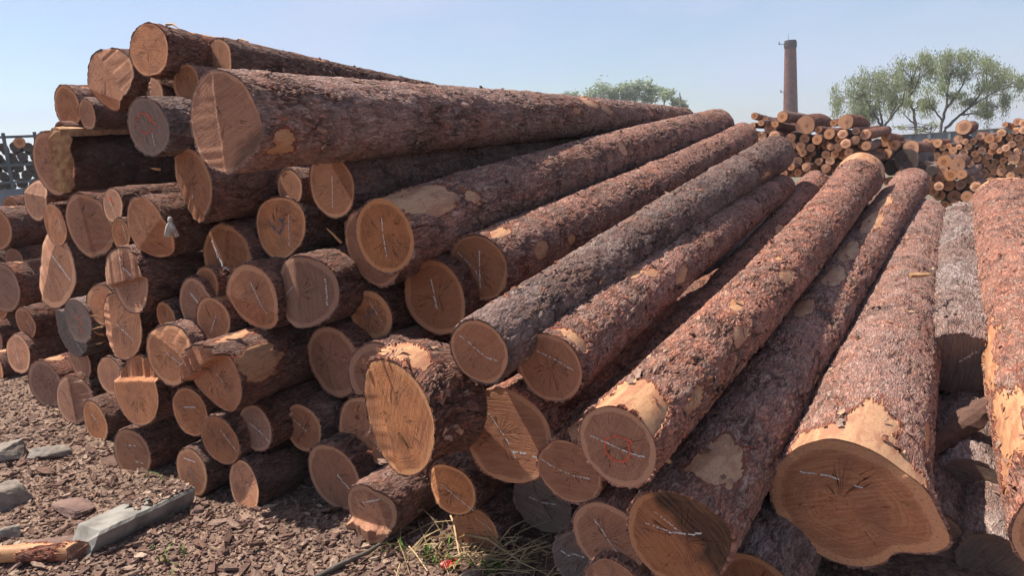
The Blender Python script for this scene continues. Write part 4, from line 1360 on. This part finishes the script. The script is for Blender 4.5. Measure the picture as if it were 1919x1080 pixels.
def far_log(P1, d, r, label, group, dark=False, L=4.0, q=None):
    pr = PROTO_DARK[rnd.randrange(2)] if dark else PROTO[rnd.randrange(7) if q is None else q]
    root = bpy.data.objects.new('log', None)
    COL.objects.link(root)
    m = frame(P1, P1 + d) @ Matrix.Rotation(rnd.uniform(-0.6, 0.6), 4, 'Z') @ Matrix.Diagonal((r / 0.1, r / 0.1, L / 4.0, 1))
    root.matrix_world = m
    root.empty_display_size = 0.05
    tag(root, label, 'log', group)
    link('bark', pr[0], root)
    link('cut_end', pr[1], root)
    link('cut_end', pr[2], root)
    return root


def far_stack(rows, ox, oy, sc, az, anchor, label, group, special=(), dark=(), L=1.5):
    dn_ = dirv(az, 0)
    w0 = (at(*anchor) - EYE) @ dn_
    for (X_, Y_, R_) in rows:
        px, py = ox + X_ / sc, oy + Y_ / sc
        dr = ray(px, py)
        t = (w0 + rnd.uniform(-0.25, 0.25)) / (dr @ dn_)
        sp = dict(special).get((X_, Y_))
        lb_ = ('thick ' if R_ > 62 else 'thin ' if R_ < 44 else 'middling ') + label
        far_log(EYE + dr * t, dirv(az + rnd.uniform(-5, 3), rnd.uniform(-3, 2)), pixr(R_ / sc, t), sp or lb_, None if sp else group, (X_, Y_) in dark, L, q=2 if sp and 'crack' in sp else None)


CENTRE = [(228, 115, 43), (310, 205, 38), (360, 172, 44), (430, 268, 78), (490, 220, 42), (580, 125, 68), (870, 232, 116), (1380, 190, 92), (1230, 205, 46), (1035, 292, 46), (318, 372, 60),
          (475, 372, 68), (685, 395, 60), (860, 405, 60), (1020, 415, 62), (1175, 342, 66), (1340, 345, 60), (1380, 465, 62), (1290, 405, 45), (1510, 305, 50), (1630, 350, 68), (1640, 495, 58),
          (810, 505, 60), (838, 582, 50), (1130, 605, 52), (1185, 682, 55), (1040, 695, 48), (760, 702, 70), (600, 840, 46), (775, 835, 48), (880, 765, 55), (1130, 780, 58), (1190, 505, 45), (1290, 512, 55),
          (1350, 605, 65), (1245, 600, 50), (1580, 485, 42), (205, 235, 36), (150, 330, 45), (940, 520, 50), (1420, 570, 50), (560, 470, 55), (960, 840, 50), (690, 760, 45), (1500, 420, 55)]
far_stack(CENTRE, 1380, 200, 6.75, 38, (1500, 262, 13.0), 'log with sunlit sawn end in the far stack in front of the brick chimney', 'logs of the stack before the chimney',
          special=[((870, 232), 'widest log with a polygonal sunlit end on top of the stack before the chimney'), ((1380, 190), 'thick log with a bright yellow end on the stack crest, below the drooping willow'), ((580, 125), 'round log end standing right at the foot of the brick chimney'),
                   ((228, 115), 'thin upright-poking log at the tip of the stack before the chimney')])
MIDDLE = [(25, 190, 55), (250, 215, 50), (230, 268, 58), (330, 315, 64), (245, 410, 58), (520, 342, 84), (35, 320, 50), (160, 400, 50), (470, 480, 125), (310, 570, 84), (690, 560, 70), (755, 600, 55), (270, 720, 50),
          (850, 690, 56), (970, 650, 65), (730, 765, 60), (835, 775, 50), (945, 765, 62), (845, 880, 58), (1010, 890, 70), (1150, 890, 60), (900, 990, 48), (1020, 975, 52), (870, 600, 60), (895, 500, 76), (1045, 530, 78),
          (1185, 700, 52), (600, 640, 60), (700, 680, 55), (780, 840, 50), (1090, 640, 55), (1080, 760, 55), (1250, 780, 55), (640, 830, 60), (1230, 900, 55), (400, 660, 60), (160, 560, 60), (90, 470, 55)]
far_stack(MIDDLE, 1620, 220, 6.0, 39, (1700, 290, 13.6), 'log with sawn end in the sagging stack between the two taller far stacks', 'logs of the sagging middle stack',
          special=[((520, 342), 'thick shaggy-barked log with a bright yellow end, lying atop the sagging stack'), ((470, 480), 'broad grey shaded log end in the sagging stack'), ((310, 570), 'dark grey log end next to the broad grey one in the sagging stack')],
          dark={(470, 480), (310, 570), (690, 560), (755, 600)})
RIGHT = [(1115, 110, 80), (1300, 210, 45), (1405, 240, 50), (1220, 270, 40), (1055, 242, 45), (1128, 272, 35), (1450, 320, 42), (1165, 328, 38), (995, 370, 42), (1115, 395, 42), (945, 322, 33), (1540, 172, 45), (1580, 80, 30), (1720, 50, 43),
         (1785, 62, 40), (1635, 226, 40), (1735, 232, 42), (1530, 292, 38), (1655, 302, 42), (1762, 310, 48), (1590, 342, 42), (1320, 372, 42), (1212, 366, 38), (1265, 465, 45), (1355, 456, 38), (1435, 382, 40), (1520, 376, 32), (1610, 406, 42),
         (1720, 382, 42), (1360, 516, 42), (1435, 560, 45), (1275, 570, 38), (1190, 590, 40), (1335, 630, 55), (1435, 656, 38), (1540, 612, 48), (1640, 656, 42), (1720, 600, 42), (1757, 520, 42), (1640, 572, 42), (1560, 486, 38), (1470, 500, 36),
         (1680, 470, 58), (1155, 466, 33), (1185, 525, 46), (1000, 440, 40), (910, 420, 42), (1700, 690, 45), (1060, 332, 30), (1785, 440, 42), (822, 290, 48), (1650, 100, 34), (1700, 150, 40), (1790, 140, 44), (1500, 240, 40), (1320, 295, 45), (1380, 310, 38),
         (1540, 560, 40), (1250, 640, 45), (1500, 720, 45), (1590, 720, 45), (1400, 720, 42), (1800, 600, 45), (1790, 690, 45), (1300, 720, 45), (1240, 410, 38), (1400, 440, 38), (1060, 460, 40), (1090, 580, 45), (880, 340, 36), (760, 290, 36), (690, 275, 36)]
far_stack(RIGHT, 1620, 220, 6.0, 40, (1800, 265, 17.5), 'log with round sawn end in the far stack by the grey wall', 'small logs of the stack by the grey wall',
          special=[((1115, 110), 'thick short log with a cracked end, topping the stack by the grey wall')], L=1.5)
FILL = []
for ry in range(9):
    for rx_ in range(12):
        X_, Y_ = 620 + rx_ * 100 + (ry % 2) * 44 + rnd.uniform(-14, 14), 300 + ry * 62 + rnd.uniform(-12, 12)
        if all(math.hypot(X_ - q[0], Y_ - q[1]) > q[2] + 14 for q in RIGHT) and X_ < 1810 and Y_ > (250 if X_ < 1000 else 420) and all(math.hypot(X_ - q[0], Y_ - q[1]) > q[2] + 8 for q in MIDDLE):
            FILL.append((X_, Y_, rnd.uniform(34, 44)))
far_stack(FILL, 1620, 220, 6.0, 40, (1800, 265, 17.8), 'log with round sawn end in the far stack by the grey wall', 'small logs of the stack by the grey wall', L=1.5)
FILL = []
for ry in range(6):
    for rx_ in range(13):
        X_, Y_ = 180 + rx_ * 112 + (ry % 2) * 56 + rnd.uniform(-16, 16), 400 + ry * 88 + rnd.uniform(-12, 12)
        if all(math.hypot(X_ - q[0], Y_ - q[1]) > q[2] + 12 for q in CENTRE):
            FILL.append((X_, Y_, rnd.uniform(48, 60)))
far_stack(FILL, 1380, 200, 6.75, 38, (1500, 262, 13.3), 'log with sunlit sawn end in the far stack in front of the brick chimney', 'logs of the stack before the chimney')
print('FILL', len(FILL))

# ground row each far stack stands on
for (azs, anchor, x0, x1, rr0, lab, grp) in [(38, (1500, 262, 13.0), 1420, 1650, 0.15, 'thick log with sunlit sawn end in the far stack in front of the brick chimney', 'logs of the stack before the chimney'),
                                             (39, (1700, 290, 13.6), 1690, 1850, 0.15, 'thick log with sawn end in the sagging stack between the two taller far stacks', 'logs of the sagging middle stack'),
                                             (40, (1800, 265, 17.5), 1800, 1925, 0.18, 'thick log with round sawn end in the far stack by the grey wall', 'small logs of the stack by the grey wall')]:
    dn_ = dirv(azs, 0)
    w0 = (at(*anchor) - EYE) @ dn_
    sd_ = np.array([dn_[1], -dn_[0], 0])
    lat_ = [float(ray(x, 330) @ sd_ / (ray(x, 330) @ dn_) * w0) for x in (x0, x1)]
    s_ = lat_[0]
    while s_ < lat_[1]:
        far_log(dn_ * (w0 + 0.1) + sd_ * s_ + np.array([0, 0, rr0]), dn_, rr0 * rnd.uniform(0.92, 1.03), lab, grp, L=1.6)
        s_ += rr0 * 2.0

# steel rack with dark logs beyond the outer side of the tall stack
tR = 21.0
dR = dirv(-32, 0)
sR = np.array([dR[1], -dR[0], 0])
cR = at(20, 330, tR)
cR[2] = 0
rack = bpy.data.objects.new('log_rack', None)
COL.objects.link(rack)
rack.location = cR
tag(rack, 'grey steel rack with rails holding dark logs behind the tall stack', 'rack')


def box_mesh(name, size, bevel=0.0, mat=None):
    x, y, z = [q / 2 for q in size]
    V_ = [(-x, -y, -z), (x, -y, -z), (x, y, -z), (-x, y, -z), (-x, -y, z), (x, -y, z), (x, y, z), (-x, y, z)]
    me = mesh_np(name, np.array(V_), np.array([(0, 3, 2, 1), (4, 5, 6, 7), (0, 1, 5, 4), (1, 2, 6, 5), (2, 3, 7, 6), (3, 0, 4, 7)]), smooth=False)
    if mat:
        me.materials.append(mat)
    return me


rzR = math.atan2(sR[1], sR[0])
post_m = box_mesh('post', (0.09, 0.09, 3.4), mat=MAT['steel'])
rail_m = box_mesh('rail', (3.6, 0.06, 0.07), mat=MAT['steel'])
panel_m = box_mesh('panel', (3.6, 0.05, 0.9), mat=MAT['wall'])
for sx in (-1.5, -0.75, 0.0, 0.75, 1.5):
    o = link('post', post_m, rack)
    o.location = sR * sx + np.array([0, 0, 1.7])
    o.rotation_euler = (0, 0, rzR)
for z_ in (2.02, 2.5, 3.28):
    o = link('rail', rail_m, rack)
    o.location = -dR * 0.078 + np.array([0, 0, z_])
    o.rotation_euler = (0, 0, rzR)
o = link('panel', panel_m, rack)
o.location = -dR * 0.075 + np.array([0, 0, 1.38])
o.rotation_euler = (0, 0, rzR)
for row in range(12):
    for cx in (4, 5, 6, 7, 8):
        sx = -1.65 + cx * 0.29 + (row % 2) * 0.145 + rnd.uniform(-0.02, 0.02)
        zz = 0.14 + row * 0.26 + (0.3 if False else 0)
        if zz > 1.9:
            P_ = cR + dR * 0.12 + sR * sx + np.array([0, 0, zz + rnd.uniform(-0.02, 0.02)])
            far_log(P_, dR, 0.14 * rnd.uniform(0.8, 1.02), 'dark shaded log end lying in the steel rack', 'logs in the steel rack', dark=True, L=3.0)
for sx in (-0.9, -0.6, 0.35):
    far_log(cR + dR * 0.05 + sR * sx + np.array([0, 0, 3.12]), dR, 0.15, 'pale log lying on top of the dark logs in the steel rack', 'pale logs on the steel rack', L=3.0)

# ------------------------------------------------------------------ chimney, wall, trees
tC = 100.0
cb_, ct_ = at(1481.5, 232, tC), at(1480.5, 79, tC)
Hc = ct_[2]
chim = bpy.data.objects.new('chimney', None)
COL.objects.link(chim)
chim.location = (cb_[0], cb_[1], 0)
tag(chim, 'tall tapering red-brick factory chimney with a sooty collar', 'chimney')


def lathe(name, prof, n, mat, smooth=True):
    V_, Q_ = [], []
    for (r__, z__) in prof:
        for a in range(n):
            V_.append((r__ * math.cos(2 * math.pi * a / n), r__ * math.sin(2 * math.pi * a / n), z__))
    for i in range(len(prof) - 1):
        for a in range(n):
            b = (a + 1) % n
            Q_.append((i * n + a, i * n + b, (i + 1) * n + b, (i + 1) * n + a))
    me = mesh_np(name, np.array(V_), np.array(Q_), smooth=smooth)
    me.materials.append(mat)
    return me


rt, rb = pixr(10.3, tC), pixr(13.2, tC) * 1.02
link('shaft', lathe('shaft', [(rb * 1.05, 0), (rb, Hc * 0.25), (rt, Hc - 0.95)], 40, MAT['brick']), chim)
link('collar', lathe('collar', [(rt * 0.98, Hc - 0.98), (rt * 1.10, Hc - 0.90), (rt * 1.10, Hc - 0.25), (rt * 1.0, Hc - 0.2), (rt * 1.0, Hc), (rt * 0.75, Hc), (rt * 0.75, Hc - 1.0)], 40, MAT['soot'], False), chim)
for (zz, ln) in ((Hc - 0.4, 0.75), (Hc - 6.6, 0.55)):
    bb = Bag()
    V_, Q_, T_ = tube_arrays([(-rt * 0.9, 0, zz), (-rt - ln, 0, zz + 0.03)], [0.05, 0.05], 5)
    bb.add(V_, Q_, T_)
    V_, Q_, T_ = tube_arrays([(-rt - ln, 0, zz - 0.08), (-rt - ln, 0, zz + 0.35)], [0.09, 0.06], 6)
    bb.add(V_, Q_, T_)
    link('bracket', bb.mesh('bracket', MAT['steel']), chim)
bb = Bag()
V_, Q_, T_ = tube_arrays([(-rt * 0.5, -rt * 0.4, Hc - 0.1), (-rt * 0.5, -rt * 0.4, Hc + 0.9)], [0.03, 0.02], 5)
bb.add(V_, Q_, T_)
link('lightning_rod', bb.mesh('lightning_rod', MAT['steel']), chim)
for i in range(8):
    zz = Hc * (0.28 + 0.085 * i)
    rr0 = rb + (rt - rb) * ((zz - Hc * 0.25) / (Hc * 0.75 - 0.95))
    link('steel_band', lathe('steel_band', [(rr0 * 1.0, zz), (rr0 * 1.02, zz + 0.01), (rr0 * 1.02, zz + 0.09), (rr0 * 0.99, zz + 0.1)], 40, MAT['brick'], False), chim)

pA, pB = at(1672, 257, 44.0), at(1990, 236, 38.0)
top = 1.5
wd_ = np.array([pB[0] - pA[0], pB[1] - pA[1], 0])
Lw = np.linalg.norm(wd_)
wd_ /= Lw
wl_ = bpy.data.objects.new('boundary_wall', None)
COL.objects.link(wl_)
wl_.location = (pA[0], pA[1], 0)
wl_.rotation_euler = (0, 0, math.atan2(wd_[1], wd_[0]))
tag(wl_, 'low grey panel wall with a dark coping behind the far log stacks', 'wall')
npan = 8
pm, cm_, ptm = box_mesh('panel', (Lw / npan - 0.06, 0.1, top), mat=MAT['wall']), box_mesh('coping', (Lw / npan - 0.004, 0.26, 0.09), mat=MAT['coping']), box_mesh('post', (0.16, 0.18, top), mat=MAT['wall'])
for i in range(npan):
    o = link('panel', pm, wl_)
    o.location = ((i + 0.5) * Lw / npan, 0, top / 2)
    o = link('coping', cm_, wl_)
    o.location = ((i + 0.5) * Lw / npan, 0, top + 0.045)
    o = link('post', ptm, wl_)
    o.location = (i * Lw / npan, -0.05, top / 2 - 0.005)


def tree(name, label, t, limbs, clumps, seed, leafmat, leaf=0.15, per=420, droop=0.0, group=None, depth=1.0, twig=7):
    """limbs: pixel polylines with radii in metres, clumps: pixel ellipses; all set at distance t with real depth"""
    r = np.random.default_rng(seed)
    base = at(*limbs[0][0][0], t)
    root = bpy.data.objects.new(name, None)
    COL.objects.link(root)
    root.location = (base[0], base[1], 0)
    tag(root, label, 'tree', group)
    o0 = np.array([base[0], base[1], 0])
    bag = Bag()
    nodes = []
    for li, (pl, ra) in enumerate(limbs):
        zoff = 0 if li == 0 else r.normal(0, 0.5) * depth
        P = []
        for i, (x, y) in enumerate(pl):
            f = i / max(1, len(pl) - 1)
            P.append(at(x, y, t) + FW * zoff * f - o0)
        if li == 0 or pl[0] == limbs[0][0][0]:
            P.insert(0, np.array([P[0][0], P[0][1], -0.1]))
        # refine
        fine_ = []
        for a, b in zip(P[:-1], P[1:]):
            for q in range(4):
                fine_.append(a + (b - a) * q / 4 + r.normal(0, 0.03, 3))
        fine_.append(P[-1])
        rads = np.linspace(ra, ra * 0.35, len(fine_))
        V_, Q_, T_ = tube_arrays(fine_, rads, 6)
        bag.add(V_, Q_, T_)
        nodes += [(p, q) for p, q in zip(fine_[len(fine_) // 3:], rads[len(fine_) // 3:])]
    LV, LQ, LP = [], [], []
    for (x, y, rx, ry) in clumps:
        c = at(x, y, t) - o0 + FW * r.normal(0, 0.45) * depth
        rx_, ry_ = rx * t / F0, ry * t / F0
        near_ = sorted(nodes, key=lambda n_: np.linalg.norm(n_[0] - c))[:5]
        subs = []
        for q in range(twig):
            v = r.normal(size=3)
            v = v / np.linalg.norm(v) * r.uniform(0.35, 1.0)
            sc_ = c + CR * v[0] * rx_ + CU * v[1] * ry_ + FW * v[2] * rx_ * 0.8
            subs.append(sc_)
            n0 = near_[r.integers(0, len(near_))]
            mid = (n0[0] + sc_) / 2 + r.normal(0, 0.12, 3) + np.array([0, 0, 0.1])
            V_, Q_, T_ = tube_arrays([n0[0], mid, sc_], [n0[1] * 0.45, 0.02, 0.008], 4)
            bag.add(V_, Q_, T_)
        for q in range(per):
            s0 = subs[r.integers(0, len(subs))]
            p = s0 + r.normal(0, 1, 3) * min(rx_, ry_ * 1.4) * 0.30
            if droop and r.random() < droop:
                p = p - np.array([0, 0, r.uniform(0, 0.9)])
            nl = r.normal(size=3)
            nl /= np.linalg.norm(nl)
            e1 = np.cross(nl, [0.2, 0.5, 0.8])
            e1 /= np.linalg.norm(e1)
            if droop:
                e1 = e1 * 0.4 + np.array([0, 0, -1.0])
                e1 /= np.linalg.norm(e1)
            e2 = np.cross(nl, e1)
            sz = leaf * r.uniform(0.6, 1.4)
            b = len(LV)
            LV += [p - e1 * sz * 0.5, p + e2 * sz * 0.17, p + e1 * sz * 0.5, p - e2 * sz * 0.17]
            LQ.append((b, b + 1, b + 2, b + 3))
            LP += [r.random()] * 4
    link('trunk', bag.mesh('trunk', MAT['treebark'], True), root)
    me = mesh_np('crown', np.array(LV), np.array(LQ), smooth=False)
    attr(me, 'pick', LP)
    me.materials.append(leafmat)
    link('crown', me, root)


tree('willow_tree', 'weeping willow with hanging pale strands, nearest the brick chimney', 47.0,
     [([(1656, 262), (1655, 240), (1668, 222), (1680, 195)], 0.13), ([(1655, 240), (1640, 220), (1625, 190), (1610, 165)], 0.08), ([(1655, 235), (1650, 205), (1648, 170), (1655, 140)], 0.07), ([(1668, 222), (1690, 195), (1700, 160)], 0.06)],
     [(1580, 178, 16, 26), (1600, 160, 18, 26), (1622, 145, 20, 24), (1645, 150, 20, 24), (1605, 195, 20, 18), (1630, 180, 20, 22), (1655, 175, 20, 20), (1675, 150, 18, 22), (1680, 185, 18, 14), (1640, 205, 18, 10), (1618, 215, 12, 12)], 5, MAT['leaf'], 0.16, 1000, 0.6)
tree('willow_tree', 'slender willow with a bare forked dark trunk between its two neighbours', 50.0,
     [([(1716, 270), (1716, 240), (1710, 205), (1704, 180), (1708, 150)], 0.13), ([(1714, 232), (1700, 222), (1692, 205)], 0.06), ([(1704, 180), (1720, 160), (1728, 135)], 0.06), ([(1710, 205), (1735, 190)], 0.05)],
     [(1690, 130, 20, 18), (1712, 118, 20, 16), (1735, 118, 20, 14), (1700, 160, 20, 14), (1725, 150, 18, 14), (1740, 140, 18, 16), (1690, 195, 14, 10), (1735, 192, 20, 10)], 8, MAT['leaf'], 0.16, 900, 0.25)
tree('willow_tree', 'broadest willow with several leaning trunks and a rounded crown', 48.0,
     [([(1760, 268), (1764, 235), (1772, 205), (1776, 170), (1780, 140)], 0.13), ([(1768, 262), (1772, 240), (1800, 216), (1825, 195), (1850, 160)], 0.12), ([(1772, 205), (1795, 175), (1810, 145)], 0.08), ([(1800, 216), (1835, 212), (1865, 205)], 0.06), ([(1766, 225), (1750, 205), (1742, 185)], 0.06), ([(1825, 195), (1850, 180), (1880, 165)], 0.06)],
     [(1765, 115, 22, 14), (1790, 108, 22, 14), (1815, 108, 22, 14), (1780, 140, 20, 16), (1805, 138, 20, 16), (1835, 130, 20, 18), (1860, 122, 22, 18), (1880, 140, 20, 18), (1895, 160, 14, 20), (1865, 160, 22, 18), (1840, 165, 20, 14), (1755, 165, 18, 14), (1750, 195, 20, 10),
      (1860, 195, 22, 12), (1840, 215, 16, 8), (1885, 185, 14, 14), (1790, 180, 16, 10), (1825, 190, 14, 8)], 12, MAT['leaf'], 0.16, 850, 0.2)
tree('shrub_tree', 'small leafy bush in front of the low grey wall', 43.0, [([(1745, 275), (1745, 250), (1743, 235)], 0.05)], [(1738, 238, 14, 6), (1752, 234, 10, 7), (1690, 238, 14, 6)], 15, MAT['leaf'], 0.13, 160)
for i, (x, lab, cl) in enumerate([(1062, 'low rounded tree top showing over the thickest log', [(1052, 184, 14, 7), (1070, 182, 14, 8)]),
                                  (1125, 'pale round-crowned tree beyond the thickest log', [(1105, 178, 16, 12), (1125, 170, 20, 14), (1140, 178, 16, 12)]),
                                  (1165, 'thin pale tree between two taller far trees', [(1152, 180, 10, 10), (1163, 170, 14, 12), (1172, 182, 12, 8)]),
                                  (1190, 'rounded taller far tree with airy crown', [(1183, 168, 14, 12), (1195, 165, 12, 12), (1190, 182, 18, 10)]),
                                  (1220, 'darkest and tallest of the far trees', [(1216, 165, 12, 14), (1224, 178, 14, 14), (1210, 185, 14, 8)]),
                                  (1243, 'narrow far tree beside the darkest one', [(1244, 170, 9, 12), (1248, 182, 12, 10)]),
                                  (1274, 'smallest far tree standing apart beyond the log tips', [(1272, 188, 9, 10), (1283, 194, 8, 7)])]):
    tree('poplar_tree', lab, 95.0, [([(x, 288), (x, 230), (x + 2, 190), (x, 172)], 0.16)], cl, 40 + i, MAT['farleaf'], 0.38, 480, 0.0, depth=2.0, twig=8)

# ------------------------------------------------------------------ thin morning haze in the air
hz = NT('haze')
hz.t.nodes.remove(hz.b)
pv = hz.n('ShaderNodeVolumePrincipled')
pv.inputs['Color'].default_value = (0.86, 0.91, 1.0, 1)
pv.inputs['Density'].default_value = 0.0010
pv.inputs['Anisotropy'].default_value = 0.2
hz.t.links.new(pv.outputs[0], hz.out.inputs['Volume'])
hazebox = link('haze', box_mesh('haze', (3100.0, 3100.0, 26.0), mat=hz.m))
hazebox.location = (0, 0, 11.5)
kind(hazebox, 'stuff', 'thin pale haze in the air of the yard')
